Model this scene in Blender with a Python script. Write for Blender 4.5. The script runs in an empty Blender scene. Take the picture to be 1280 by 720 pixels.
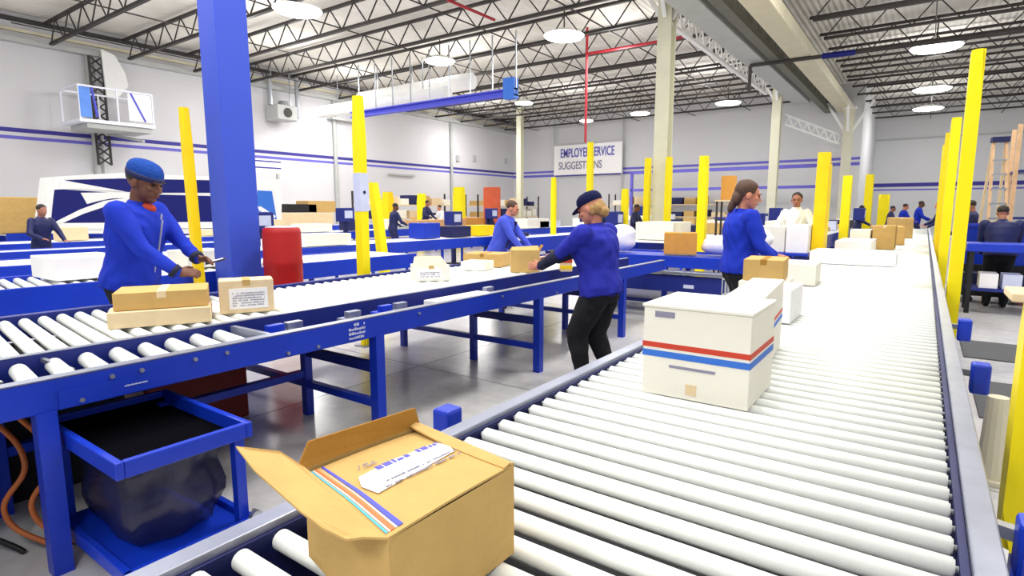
import bpy, bmesh, math, random
from mathutils import Vector, Matrix, Euler
random.seed(11)
sc = bpy.context.scene
COL = sc.collection
PI = math.pi

# ------------------------------------------------------------------ camera
F_PX = 717.0
CAM_H = 1.55
PITCH = math.atan(98 / F_PX)
YAW = math.radians(35.54)
cd = bpy.data.cameras.new('camera')
cd.sensor_width = 36.0
cd.lens = F_PX / 1280 * 36
cd.clip_start = 0.05
cd.clip_end = 300
cam = bpy.data.objects.new('camera', cd)
COL.objects.link(cam)
cam.location = (0, 0, CAM_H)
cam.rotation_euler = (PI / 2 - PITCH, 0, YAW)
sc.camera = cam


def ray(px, py):
    x = (px - 640) / F_PX
    y = -(py - 360) / F_PX
    f = math.cos(PITCH) + y * math.sin(PITCH)
    u = -math.sin(PITCH) + y * math.cos(PITCH)
    c, s = math.cos(YAW), math.sin(YAW)
    return (x * c - f * s, x * s + f * c, u)


def to_mesh(o, smooth=True):
    dg = bpy.context.evaluated_depsgraph_get()
    me = bpy.data.meshes.new_from_object(o.evaluated_get(dg))
    q = bpy.data.objects.new(o.name, me); COL.objects.link(q)
    q.location = o.location; q.rotation_euler = o.rotation_euler; q.scale = o.scale; q.parent = o.parent
    nm = o.name
    bpy.data.objects.remove(o); q.name = nm
    for p in me.polygons: p.use_smooth = smooth
    return q


def at(px, py, z=None, X=None, Y=None):
    r = ray(px, py)
    if z is not None:
        t = (z - CAM_H) / r[2]
    elif X is not None:
        t = X / r[0]
    else:
        t = Y / r[1]
    return Vector((r[0] * t, r[1] * t, CAM_H + r[2] * t))


# ------------------------------------------------------------------ materials
def lin(h):
    h = h.lstrip('#')
    v = [int(h[i:i + 2], 16) / 255 for i in (0, 2, 4)]
    return tuple((c / 12.92 if c <= .04045 else ((c + .055) / 1.055) ** 2.4) for c in v) + (1,)


def mat(name, hexc, rough=.5, metal=0., var=.06, scale=8., bump=0., bscale=40., spec=.5, coat=0.):
    m = bpy.data.materials.new(name)
    m.use_nodes = True
    nt = m.node_tree
    b = nt.nodes['Principled BSDF']
    b.inputs['Roughness'].default_value = rough
    b.inputs['Metallic'].default_value = metal
    b.inputs['Specular IOR Level'].default_value = spec
    b.inputs['Coat Weight'].default_value = coat
    c = lin(hexc)
    tc = nt.nodes.new('ShaderNodeTexCoord')
    n = nt.nodes.new('ShaderNodeTexNoise')
    n.inputs['Scale'].default_value = scale
    n.inputs['Detail'].default_value = 3
    nt.links.new(tc.outputs['Object'], n.inputs['Vector'])
    r = nt.nodes.new('ShaderNodeValToRGB')
    r.color_ramp.elements[0].position = .3
    r.color_ramp.elements[1].position = .7
    r.color_ramp.elements[0].color = tuple(x * (1 - var) for x in c[:3]) + (1,)
    r.color_ramp.elements[1].color = tuple(min(1, x * (1 + var)) for x in c[:3]) + (1,)
    nt.links.new(n.outputs['Fac'], r.inputs['Fac'])
    nt.links.new(r.outputs['Color'], b.inputs['Base Color'])
    if bump:
        n2 = nt.nodes.new('ShaderNodeTexNoise')
        n2.inputs['Scale'].default_value = bscale
        nt.links.new(tc.outputs['Object'], n2.inputs['Vector'])
        bp = nt.nodes.new('ShaderNodeBump')
        bp.inputs['Strength'].default_value = bump
        bp.inputs['Distance'].default_value = .01
        nt.links.new(n2.outputs['Fac'], bp.inputs['Height'])
        nt.links.new(bp.outputs['Normal'], b.inputs['Normal'])
    return m


M = {}
M['blue'] = mat('blue_paint', '#0c34b8', .38, 0, .08, 3, spec=.5)
M['blue_col'] = mat('column_blue_paint', '#3a52c4', .5, 0, .04, 1.5, spec=.3)
M['blue_dark'] = mat('dark_blue_paint', '#0b1f78', .5, 0, .1, 4)
M['navy'] = mat('navy', '#0a1450', .6, 0, .1, 4)
M['navy_print'] = mat('navy_print', '#08126a', .5, 0, .05, 4, spec=.3)
M['roller'] = mat('roller_white', '#f5f8f4', .35, 0, .03, 6, spec=.4)
M['rail'] = mat('rail_grey', '#9a9fb0', .35, .55, .08, 12)
M['steel'] = mat('galvanised_steel', '#a9adb4', .35, .8, .12, 20)
M['black'] = mat('black_metal', '#0a0b12', .6, 0, .1, 8)
M['blackcloth'] = mat('black_cloth', '#0b0c14', .85, 0, .15, 20, bump=.3)
M['yellow'] = mat('yellow_sleeve', '#f6e208', .45, 0, .04, 2, spec=.3)
M['yellow_o'] = mat('amber_yellow_sleeve', '#ffd40a', .45, 0, .08, 3, spec=.3)
M['card'] = mat('cardboard', '#c9a668', .8, 0, .05, 12, bump=.12, bscale=90, spec=.15)
M['card_in'] = mat('cardboard_inner', '#a87c3a', .85, 0, .05, 12, bump=.12, bscale=90, spec=.1)
M['card_pale'] = mat('pale_cardboard', '#e4cda6', .8, 0, .05, 12, spec=.15)
M['card_or'] = mat('orange_cardboard', '#d79a4c', .8, 0, .05, 10, spec=.15)
M['whitebox'] = mat('white_carton', '#efece0', .7, 0, .02, 5, spec=.2)
M['white'] = mat('white_paint', '#f2f2f0', .6, 0, .02, 4, spec=.2)
M['paper'] = mat('paper', '#f6f4f4', .7, 0, .02, 5, spec=.2)
M['print'] = mat('grey_print', '#8d8aa0', .7, 0, .05, 30)
M['print_blue'] = mat('blue_violet_print', '#5a58b8', .7, 0, .1, 30)
M['red'] = mat('red_stripe', '#cc3c22', .6, 0, .04, 5)
M['orange'] = mat('orange_stripe', '#f0733c', .6, 0, .04, 5)
M['azure'] = mat('azure_stripe', '#2f6fd2', .6, 0, .04, 5)
M['cyan'] = mat('cyan_stripe', '#4cb4dc', .6, 0, .04, 5)
M['violet'] = mat('violet_stripe', '#4a50d0', .6, 0, .04, 5)
M['drum'] = mat('red_drum', '#a80f10', .5, 0, .12, 3, spec=.4)
M['darkred'] = mat('dark_red_crate', '#7c1a10', .6, 0, .12, 5)
M['wall'] = mat('wall_white', '#d6d5d8', .85, 0, .015, .4, spec=.1)
M['wallgrey'] = mat('wall_light_grey', '#d4d4d6', .85, 0, .02, .4, spec=.1)
M['stripe'] = mat('wall_stripe_violet', '#6a64c8', .7, 0, .04, 2)
M['stripe_navy'] = mat('wall_stripe_dark', '#3a3490', .7, 0, .04, 2)
M['joist'] = mat('joist_dark_steel', '#3c3836', .6, .3, .12, 3)
M['girder'] = mat('girder_grey_green', '#6a6a5e', .6, .2, .12, 3)
M['beige'] = mat('beige_duct', '#d6cfb4', .6, 0, .05, 2)
M['greyduct'] = mat('grey_duct', '#b4b6b4', .6, 0, .05, 2)
M['colwhite'] = mat('column_cream_paint', '#dcdac2', .6, 0, .05, 2)
M['redpipe'] = mat('red_pipe', '#a81828', .4, 0, .08, 4)
M['wood'] = mat('pale_orange_rack_steel', '#dcb48a', .6, 0, .12, 6)
M['mat'] = mat('rubber_mat', '#55565a', .8, 0, .08, 20, bump=.5, bscale=120)
M['blackmatte'] = mat('black_liner', '#030308', .95, 0, .1, 8, spec=.05)
M['skin_dark'] = mat('skin_brown', '#6b4230', .5, 0, .05, 10, spec=.4)
M['skin'] = mat('skin_light', '#c88468', .5, 0, .05, 10, spec=.4)
M['skin_mid'] = mat('skin_medium', '#a8705a', .5, 0, .05, 10, spec=.4)
M['jacket'] = mat('royal_blue_cloth', '#1b33b2', .8, 0, .08, 9, bump=.4, bscale=16, spec=.2)
M['jacket2'] = mat('violet_blue_cloth', '#292fa2', .8, 0, .12, 7, bump=.4, bscale=16, spec=.2)
M['jacket3'] = mat('periwinkle_cloth', '#4a5ad0', .8, 0, .1, 7, bump=.4, bscale=16, spec=.2)
M['purple'] = mat('purple_cloth', '#6a3cb4', .8, 0, .1, 7, spec=.2)
M['beanie'] = mat('knit_blue', '#24489a', .9, 0, .1, 20, bump=.6, bscale=60, spec=.1)
M['cap'] = mat('navy_cap', '#0d1340', .8, 0, .1, 20, spec=.2)
M['hair_b'] = mat('hair_brown', '#4c3020', .6, 0, .2, 40, bump=.6, bscale=90)
M['hair_l'] = mat('hair_fair', '#a8824c', .6, 0, .2, 40, bump=.6, bscale=90)
M['hair_k'] = mat('hair_dark', '#241a16', .6, 0, .2, 40, bump=.6, bscale=90)
M['eye'] = mat('eye_dark', '#15100e', .2, 0, .0, 10)
M['shirt_red'] = mat('red_undershirt', '#b43a22', .8, 0, .05, 10)
M['zip'] = mat('zip_grey', '#a8acc0', .5, .3, .05, 10)
M['glove'] = mat('dark_cuff', '#101434', .8, 0, .1, 10)
M['phone'] = mat('dark_device', '#171a28', .25, 0, .05, 10)
M['hose'] = mat('orange_hose', '#b4602a', .5, 0, .05, 10)
M['lift_blue'] = mat('lift_basket_blue', '#5a90ee', .5, 0, .1, 3)
M['lift_white'] = mat('lift_basket_white', '#eef0fb', .5, 0, .03, 3)
M['pale'] = mat('pale_blue_plastic', '#c8cee8', .5, 0, .06, 5)
M['orange_pillar'] = mat('orange_pillar_paint', '#cf5a34', .6, 0, .1, 3)
M['label_or'] = mat('amber_parcel_wrap', '#cfa06a', .7, 0, .12, 10)

# translucent bag under the bin
m = bpy.data.materials.new('smoky_plastic'); m.use_nodes = True
nt = m.node_tree; nt.nodes.clear()
o = nt.nodes.new('ShaderNodeOutputMaterial'); mx = nt.nodes.new('ShaderNodeMixShader')
tr = nt.nodes.new('ShaderNodeBsdfTransparent'); tr.inputs[0].default_value = (.62, .62, .7, 1)
gl = nt.nodes.new('ShaderNodeBsdfPrincipled'); gl.inputs['Base Color'].default_value = lin('#2a2a48'); gl.inputs['Roughness'].default_value = .25
nz = nt.nodes.new('ShaderNodeTexNoise'); nz.inputs['Scale'].default_value = 6
rp = nt.nodes.new('ShaderNodeMapRange'); rp.inputs['To Min'].default_value = .45; rp.inputs['To Max'].default_value = .9
nt.links.new(nz.outputs['Fac'], rp.inputs['Value']); nt.links.new(rp.outputs[0], mx.inputs[0])
nt.links.new(tr.outputs[0], mx.inputs[1]); nt.links.new(gl.outputs[0], mx.inputs[2]); nt.links.new(mx.outputs[0], o.inputs[0])
M['smoke'] = m


def emis(name, strength, c=(1, 1, 1, 1)):
    m = bpy.data.materials.new(name); m.use_nodes = True
    b = m.node_tree.nodes['Principled BSDF']
    b.inputs['Emission Color'].default_value = c
    b.inputs['Emission Strength'].default_value = strength
    b.inputs['Base Color'].default_value = (.9, .9, .9, 1)
    return m


M['lamp'] = emis('lamp_lens', 6.0, (1, .99, .96, 1))

# polished concrete floor
m = bpy.data.materials.new('polished_concrete'); m.use_nodes = True
nt = m.node_tree; b = nt.nodes['Principled BSDF']
tc = nt.nodes.new('ShaderNodeTexCoord')
n1 = nt.nodes.new('ShaderNodeTexNoise'); n1.inputs['Scale'].default_value = .55; n1.inputs['Detail'].default_value = 6
n2 = nt.nodes.new('ShaderNodeTexNoise'); n2.inputs['Scale'].default_value = 9; n2.inputs['Detail'].default_value = 5
br = nt.nodes.new('ShaderNodeTexBrick'); br.offset = 0
br.inputs['Scale'].default_value = 1; br.inputs['Brick Width'].default_value = 4; br.inputs['Row Height'].default_value = 4
br.inputs['Mortar Size'].default_value = .012
br.inputs['Color1'].default_value = br.inputs['Color2'].default_value = (1, 1, 1, 1)
br.inputs['Mortar'].default_value = (.55, .55, .55, 1)
mixn = nt.nodes.new('ShaderNodeMix'); mixn.data_type = 'FLOAT'; mixn.inputs[0].default_value = .35
ramp = nt.nodes.new('ShaderNodeValToRGB')
ramp.color_ramp.elements[0].position = .35; ramp.color_ramp.elements[0].color = lin('#c0bfc0')
ramp.color_ramp.elements[1].position = .62; ramp.color_ramp.elements[1].color = lin('#e2e0de')
mm = nt.nodes.new('ShaderNodeMix'); mm.data_type = 'RGBA'; mm.blend_type = 'MULTIPLY'; mm.inputs[0].default_value = 1
for n in (n1, n2, br):
    nt.links.new(tc.outputs['Object'], n.inputs['Vector'])
nt.links.new(n1.outputs['Fac'], mixn.inputs[2]); nt.links.new(n2.outputs['Fac'], mixn.inputs[3])
nt.links.new(mixn.outputs[0], ramp.inputs[0])
nt.links.new(ramp.outputs[0], mm.inputs[6]); nt.links.new(br.outputs['Color'], mm.inputs[7])
nt.links.new(mm.outputs[2], b.inputs['Base Color'])
b.inputs['Roughness'].default_value = .2
b.inputs['Specular IOR Level'].default_value = .5
M['floor'] = m

# corrugated roof deck
m = bpy.data.materials.new('corrugated_roof_deck'); m.use_nodes = True
nt = m.node_tree; b = nt.nodes['Principled BSDF']
tc = nt.nodes.new('ShaderNodeTexCoord')
wv = nt.nodes.new('ShaderNodeTexWave'); wv.inputs['Scale'].default_value = 1.6; wv.bands_direction = 'X'
n1 = nt.nodes.new('ShaderNodeTexNoise'); n1.inputs['Scale'].default_value = .5; n1.inputs['Detail'].default_value = 6
rr = nt.nodes.new('ShaderNodeValToRGB'); rr.color_ramp.elements[0].color = lin('#dedad0'); rr.color_ramp.elements[1].color = lin('#f4f0e8')
rr.color_ramp.elements[0].position = .35; rr.color_ramp.elements[1].position = .65
nt.links.new(tc.outputs['Object'], wv.inputs['Vector']); nt.links.new(tc.outputs['Object'], n1.inputs['Vector'])
nt.links.new(n1.outputs['Fac'], rr.inputs[0]); nt.links.new(rr.outputs[0], b.inputs['Base Color'])
bp = nt.nodes.new('ShaderNodeBump'); bp.inputs['Strength'].default_value = .6; bp.inputs['Distance'].default_value = .05
nt.links.new(wv.outputs['Fac'], bp.inputs['Height']); nt.links.new(bp.outputs['Normal'], b.inputs['Normal'])
b.inputs['Roughness'].default_value = .8
M['deck'] = m


# ------------------------------------------------------------------ mesh helpers
def link(name, bm, m, parent=None, smooth=False, loc=None):
    me = bpy.data.meshes.new(name)
    bmesh.ops.recalc_face_normals(bm, faces=bm.faces)
    bm.to_mesh(me); bm.free()
    if smooth:
        for p in me.polygons:
            p.use_smooth = True
    me.materials.append(M[m] if isinstance(m, str) else m)
    o = bpy.data.objects.new(name, me)
    COL.objects.link(o)
    if parent:
        o.parent = parent
    if loc is not None:
        o.location = loc
    return o


def NB():
    return bmesh.new()


def box(bm, x0, x1, y0, y1, z0, z1, bev=0.):
    r = bmesh.ops.create_cube(bm, size=1)
    vs = r['verts']
    for v in vs:
        v.co = Vector(((x0 + x1) / 2 + v.co.x * (x1 - x0), (y0 + y1) / 2 + v.co.y * (y1 - y0), (z0 + z1) / 2 + v.co.z * (z1 - z0)))
    if bev:
        es = list({e for v in vs for e in v.link_edges})
        bmesh.ops.bevel(bm, geom=es, offset=bev, segments=2, affect='EDGES', profile=.5)


def cone(bm, p0, r0, p1, r1, seg=12, caps=True):
    p0, p1 = Vector(p0), Vector(p1)
    d = p1 - p0
    q = d.to_track_quat('Z', 'Y').to_matrix().to_4x4()
    mtx = Matrix.Translation((p0 + p1) / 2) @ q
    return bmesh.ops.create_cone(bm, cap_ends=caps, segments=seg, radius1=r0, radius2=r1, depth=d.length, matrix=mtx)['verts']


def bar(bm, p0, p1, w, h=None):
    """square bar between two points"""
    h = h or w
    p0, p1 = Vector(p0), Vector(p1)
    d = p1 - p0
    up = Vector((0, 0, 1)) if abs(d.normalized().z) < .95 else Vector((0, 1, 0))
    a = d.cross(up).normalized() * w / 2
    b = a.cross(d).normalized() * h / 2
    vs = [bm.verts.new(p + s * a + t * b) for p in (p0, p1) for s, t in ((-1, -1), (1, -1), (1, 1), (-1, 1))]
    for f in ((0, 1, 2, 3), (4, 5, 6, 7), (0, 1, 5, 4), (1, 2, 6, 5), (2, 3, 7, 6), (3, 0, 4, 7)):
        bm.faces.new([vs[i] for i in f])


def ell(bm, c, r, rot=None, sub=3):
    mt = Matrix.Translation(c) @ (rot.to_4x4() if rot else Matrix.Identity(4)) @ Matrix.Diagonal((r[0], r[1], r[2], 1))
    return bmesh.ops.create_icosphere(bm, subdivisions=sub, radius=1, matrix=mt)['verts']


def limb(bm, p0, r0, p1, r1, seg=14):
    vs = list(cone(bm, p0, r0, p1, r1, seg))
    vs += list(ell(bm, p0, (r0,) * 3, sub=2)); vs += list(ell(bm, p1, (r1,) * 3, sub=2))
    return vs


def poly(bm, pts, n, t):
    """a flat outline of points extruded by thickness t along n"""
    n = Vector(n)
    a = [bm.verts.new(Vector(p)) for p in pts]
    b = [bm.verts.new(Vector(p) + n * t) for p in pts]
    bm.faces.new(a); bm.faces.new(b[::-1])
    k = len(pts)
    for i in range(k):
        bm.faces.new((a[i], a[(i + 1) % k], b[(i + 1) % k], b[i]))


def tag(o, label=None, cat=None, group=None, kind=None):
    if label: o['label'] = label
    if cat: o['category'] = cat
    if group: o['group'] = group
    if kind: o['kind'] = kind
    return o


def thing(name, label, cat, loc=(0, 0, 0), rz=0., group=None):
    o = bpy.data.objects.new(name, None)
    COL.objects.link(o)
    o.location = loc; o.rotation_euler = (0, 0, rz)
    o.empty_display_size = .1
    return tag(o, label, cat, group)


def struct(name, bm, m):
    o = link(name, bm, m)
    o['kind'] = 'structure'
    return o


def copy_tree(o, parent=None):
    c = o.copy(); COL.objects.link(c)
    if parent: c.parent = parent
    for ch in list(o.children):
        copy_tree(ch, c)
    return c


ORD = ['first', 'second', 'third', 'fourth', 'fifth', 'sixth', 'seventh', 'eighth', 'ninth', 'tenth', 'eleventh', 'twelfth',
       'thirteenth', 'fourteenth', 'fifteenth', 'sixteenth', 'seventeenth', 'eighteenth', 'nineteenth', 'twentieth']

# ------------------------------------------------------------------ the building
XW, YB, YB2, ZC = -27.0, 38.0, 48.0, 8.5
XR = 16.0
bm = NB(); box(bm, XW - .3, XR, -12, YB2 + .3, -.2, 0); struct('floor', bm, 'floor')
bm = NB(); box(bm, XW - .3, XR, -12, YB2 + .3, ZC, ZC + .15); struct('ceiling', bm, 'deck')
bm = NB(); box(bm, XW - .3, XW, -12, YB + .3, 0, ZC); struct('wall_left', bm, 'wall')
bm = NB(); box(bm, XW, -3.2, YB, YB + .3, 0, ZC); struct('wall_back', bm, 'wallgrey')
bm = NB(); box(bm, -3.5, -3.2, YB + .3, YB2, 0, ZC); struct('wall_corner', bm, 'wallgrey')
bm = NB(); box(bm, -3.5, XR, YB2, YB2 + .3, 0, ZC); struct('wall_far', bm, 'wallgrey')
# painted stripes
bm = NB(); box(bm, XW, XW + .012, -12, YB, 4.33, 4.48); struct('trim_1', bm, 'stripe_navy')
bm = NB(); box(bm, XW, XW + .012, -12, YB, 4.08, 4.20); struct('trim_2', bm, 'stripe')
bm = NB(); box(bm, XW, -3.2, YB - .012, YB, 4.33, 4.48); struct('trim_3', bm, 'stripe')
bm = NB(); box(bm, XW, -3.2, YB - .012, YB, 4.02, 4.2); struct('trim_4', bm, 'stripe')
bm = NB(); box(bm, -3.2, XR, YB2 - .012, YB2, 3.1, 3.35); struct('trim_5', bm, 'stripe_navy')
bm = NB(); box(bm, -3.2, XR, YB2 - .012, YB2, 2.85, 2.95); struct('trim_6', bm, 'stripe')
# eaves ledge and joist seat along the left wall
bm = NB(); box(bm, XW, XW + .35, -12, YB, 7.45, 7.62); struct('trim_7', bm, 'greyduct')
bm = NB(); box(bm, XW, XW + .25, -12, YB, 8.2, 8.32); struct('trim_8', bm, 'joist')
bm = NB(); box(bm, XW, XW + .15, -12, YB, 7.85, 7.95); struct('trim_9', bm, 'beige')
bm = NB(); box(bm, -3.2, XR, YB2 - .1, YB2, 6.25, 6.35); struct('trim_10', bm, 'greyduct')

# roof trusses ----------------------------------------------------
def truss(name, x0, x1, ylabel, cat='roof truss', zb=7.5, zt=8.36, pitch=1.25, m='joist', group=None, y=0):
    t = thing(name, ylabel, cat, (0, y, 0), group=group)
    return t

def truss_meshes(x0, x1, zb, zt, pitch, cw, ww):
    b1 = NB(); box(b1, x0, x1, -cw, cw, zt - .09, zt)
    b2 = NB(); box(b2, x0 + .5, x1 - .2, -cw, cw, zb, zb + .09)
    b3 = NB()
    n = int((x1 - x0 - .6) / pitch)
    p = (x1 - x0 - .7) / n
    for i in range(n):
        xa = x0 + .5 + i * p
        bar(b3, (xa, 0, zb + .04), (xa + p / 2, 0, zt - .05), ww)
        bar(b3, (xa + p / 2, 0, zt - .05), (xa + p, 0, zb + .04), ww)
    return b1, b2, b3

def truss_row(ys, x0, x1, lab, group, pitch=1.25):
    proto = None
    for i, y in enumerate(ys):
        if proto is None:
            proto = thing('roof_truss', '', 'roof truss', (0, y, 0), group=group)
            a, b, c = truss_meshes(x0, x1, 7.5, 8.36, pitch, .06, .035)
            link('top_chord', a, 'joist', proto); link('bottom_chord', b, 'joist', proto); link('web', c, 'joist', proto)
            o = proto
        else:
            o = copy_tree(proto); o.location = (0, y, 0)
        o['label'] = lab % ORD[i]

ysL = [8.1 + 2.55 * i for i in range(12)]
truss_row(ysL, XW, -6.2, 'dark steel roof truss of the wide left bay, %s from the near end', 'left bay roof trusses')
ysR = [21.3 + 2.45 * i for i in range(11)]
truss_row(ysR, -3.9, XR, 'dark steel roof truss right of the beige duct, %s from the near end', 'right bay roof trusses')
# thin bridging rods
for i, x in enumerate((-24.6, -20.5, -16.4, -12.6, -9.2)):
    bm = NB(); bar(bm, (x, 6.5, 7.56), (x, YB, 7.56), .035)
    tag(link('bridging_rod', bm, 'joist'), 'thin dark steel rod tying the roof trusses together, %s from the left wall' % ORD[i], 'steel rod', 'roof bridging rods')
for i, x in enumerate((-.2, 3.4)):
    bm = NB(); bar(bm, (x, 19, 7.56), (x, YB2, 7.56), .035)
    tag(link('bridging_rod', bm, 'joist'), 'thin steel rod under the right roof bay, %s from the beige duct' % ORD[i], 'steel rod', 'right bay bridging rods')

# main girder along Y with duct either side
g = thing('roof_girder', 'heavy grey steel girder truss running away under the roof between two ducts', 'girder', (-4.95, 0, 0))
bm = NB(); box(bm, -.16, .16, 9, YB, 8.2, 8.42); link('top_chord', bm, 'girder', g)
bm = NB(); box(bm, -.16, .16, 9, YB, 7.0, 7.2); link('bottom_chord', bm, 'girder', g)
bm = NB()
yy = 9.3
while yy < YB - 1.3:
    bar(bm, (0, yy, 7.1), (0, yy + .65, 8.3), .12); bar(bm, (0, yy + .65, 8.3), (0, yy + 1.3, 7.1), .12); yy += 1.3
link('web', bm, 'girder', g)
bm = NB(); box(bm, -.04, .04, 9, YB, 7.2, 8.2); link('web_plate', bm, 'girder', g)
bm = NB(); box(bm, -4.42, -3.72, 9, YB2 - 3, 6.95, 7.35, .03)
tag(link('roof_duct', bm, 'beige'), 'beige rectangular duct along the right side of the girder', 'duct', 'ducts beside the roof girder')
bm = NB(); box(bm, -6.05, -5.3, 9, YB - 4, 7.0, 7.4, .03)
tag(link('roof_duct', bm, 'greyduct'), 'pale grey rectangular duct along the left side of the girder', 'duct', 'ducts beside the roof girder')
# cross pipe with blue sleeve
bm = NB(); p0 = at(938, 82, z=6.9); p1 = at(1280, 38, Y=p0.y); cone(bm, p0, .07, p1, .07, 10); bar(bm, p0, p0 + Vector((0, 0, -1.0)), .1)
link_o = link('sprinkler_main', bm, 'joist'); tag(link_o, 'dark pipe crossing below the girder with a blue sleeve', 'pipe')
bm = NB(); a_ = p0.lerp(p1, .31); b_ = p0.lerp(p1, .44); cone(bm, a_, .1, b_, .1, 12); link('blue_sleeve', bm, 'navy_print', link_o)

# white lattice brackets descending between girder and the far column
def lattice(name, p0, p1, w, lab, m='white'):
    t = thing(name, lab, 'lattice beam', p0)
    d = Vector(p1) - Vector(p0)
    b1 = NB(); bar(b1, (0, 0, 0), d, .14, .1); link('lower_chord', b1, m, t)
    b1 = NB(); bar(b1, (0, 0, w), d + Vector((0, 0, w)), .1, .08); link('upper_chord', b1, m, t)
    b1 = NB(); n = int(d.length / (w * 1.2))
    for i in range(n):
        a = d * (i / n); b = d * ((i + .5) / n); c = d * ((i + 1) / n)
        bar(b1, a, b + Vector((0, 0, w)), .05); bar(b1, b + Vector((0, 0, w)), c, .05)
    link('web', b1, m, t)
lattice('lattice_beam', (-6.6, 17.0, 7.0), (-6.6, 30.0, 7.0), .6, 'white lattice beam running back from the cream column head')
lattice('lattice_beam', (-6.3, 33.0, 5.9), (-3.9, 37.0, 5.0), .5, 'white sloping lattice brace beside the far cream column')

# columns
def hcolumn(x, y, s, ztop, lab, m='colwhite', name='steel_column', flare=True):
    t = thing(name, lab, 'column', (x, y, 0))
    bm = NB(); box(bm, -s / 2, s / 2, -s / 2, -s / 2 + .03, 0, ztop); box(bm, -s / 2, s / 2, s / 2 - .03, s / 2, 0, ztop)
    box(bm, -.03, .03, -s / 2 + .03, s / 2 - .03, 0, ztop)
    box(bm, -s / 2 + .06, -s / 2 + .1, -s / 2 + .03, s / 2 - .03, 0, ztop)
    link('shaft', bm, m, t)
    bm = NB(); box(bm, -s * .8, s * .8, -s * .8, s * .8, 0, .04); link('base_plate', bm, m, t)
    if flare:
        bm = NB(); box(bm, -s * .7, s * .7, -s * .7, s * .7, ztop - .06, ztop)
        for sx, sy in ((1, 0), (-1, 0), (0, 1), (0, -1)):
            bar(bm, (sx * s * .3, sy * s * .3, ztop - 1.3), (sx * 1.1, sy * 1.1, ztop + .3), .12)
        link('knee_brace', bm, 'white', t)
    return t
hcolumn(-6.65, 17.2, .42, 8.4, 'tall cream steel column rising to the roof behind the orange carton')
hcolumn(-6.65, 32.9, .42, 8.4, 'far cream steel column seen above the woman in violet jacket')
c3 = hcolumn(-3.75, 36.6, .45, 7.0, 'cream column at the end of the beige duct near the far corner')
hcolumn(-22.9, 33.0, .36, 8.4, 'slim pale column in the far left of the hall beside the blue crane beam', flare=False)
# blue column
t = thing('blue_column', 'thick royal blue square column behind the left conveyor', 'column', (-6.2, 3.42, 0))
bm = NB(); box(bm, -.175, .175, -.175, .175, 0, 8.45, .012); link('shaft', bm, 'blue_col', t)
bm = NB(); box(bm, -.28, .28, -.24, .28, 0, .05, .01); link('base_plate', bm, 'blue_dark', t)
bm = NB()
for i in range(6):
    cone(bm, (-.1 + .04 * i, -.21, .05), .012, (-.1 + .04 * i, -.21, .075), .012, 6)
link('anchor_bolts', bm, 'steel', t)

# wall downpipes
for i, (px, mt_, w) in enumerate(((124, 'greyduct', .22), (133, 'wallgrey', .12), (421, 'greyduct', .22), (565, 'greyduct', .2), (667, 'greyduct', .16))):
    p = at(px, 230, X=XW + .12)
    bm = NB(); cone(bm, (p.x, p.y, 0), w / 2, (p.x, p.y, 7.44), w / 2, 10)
    labs = ('grey downpipe on the left wall behind the lift basket', 'pale thin downpipe right beside the grey one behind the lift basket', 'grey downpipe on the left wall beside the ventilation unit',
            'grey downpipe on the left wall midway to the far corner', 'slim grey downpipe on the left wall near the banner')
    tag(link('downpipe', bm, mt_), labs[i], 'pipe', 'downpipes on the left wall')

# lamps -------------------------------------------------------------
LP = [(372, 15, 1.5, 'bright roof lamp above the left wall beside the blue column'), (705, 47, 1.5, 'bright roof lamp high above the hall centre'),
      (550, 78, 1.3, 'bright roof lamp left of the hall centre above the white ducts'), (800, 143, 1.3, 'bright roof lamp just left of the cream column'),
      (655, 130, 1.1, 'small bright roof lamp beside the end of the blue crane beam'), (910, 130, 1.5, 'bright roof lamp right of the cream column'),
      (1170, 61, 1.8, 'bright roof lamp nearest in the right bay'), (1165, 113, 1.8, 'bright roof lamp in the middle of the right bay'),
      (1160, 137, 1.7, 'bright roof lamp farthest in the right bay'), (762, 165, 1.3, 'far bright roof lamp above the banner wall'),
      (733, 152, 1.0, 'far small bright roof lamp left of the red pipe')]
lamp_xy = []
protol = None
for px, py, s, lab in LP:
    p = at(px, py, z=7.42)
    lamp_xy.append((p.x, p.y))
    if protol is None:
        protol = thing('ceiling_lamp', lab, 'lamp', (p.x, p.y, 7.42), group='roof lamps')
        bm = NB(); cone(bm, (0, 0, 0), .52, (0, 0, .06), .56, 24); link('lens', bm, 'lamp', protol)
        bm = NB(); cone(bm, (0, 0, .06), .58, (0, 0, .22), .3, 24); link('housing', bm, 'white', protol)
        bm = NB(); cone(bm, (0, 0, .2), .02, (0, 0, .9), .02, 6); link('hanger', bm, 'joist', protol)
        o = protol
    else:
        o = copy_tree(protol); o['label'] = lab; o.location = (p.x, p.y, 7.42)
    o.scale = (s * .8, s * .85, 1)


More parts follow.
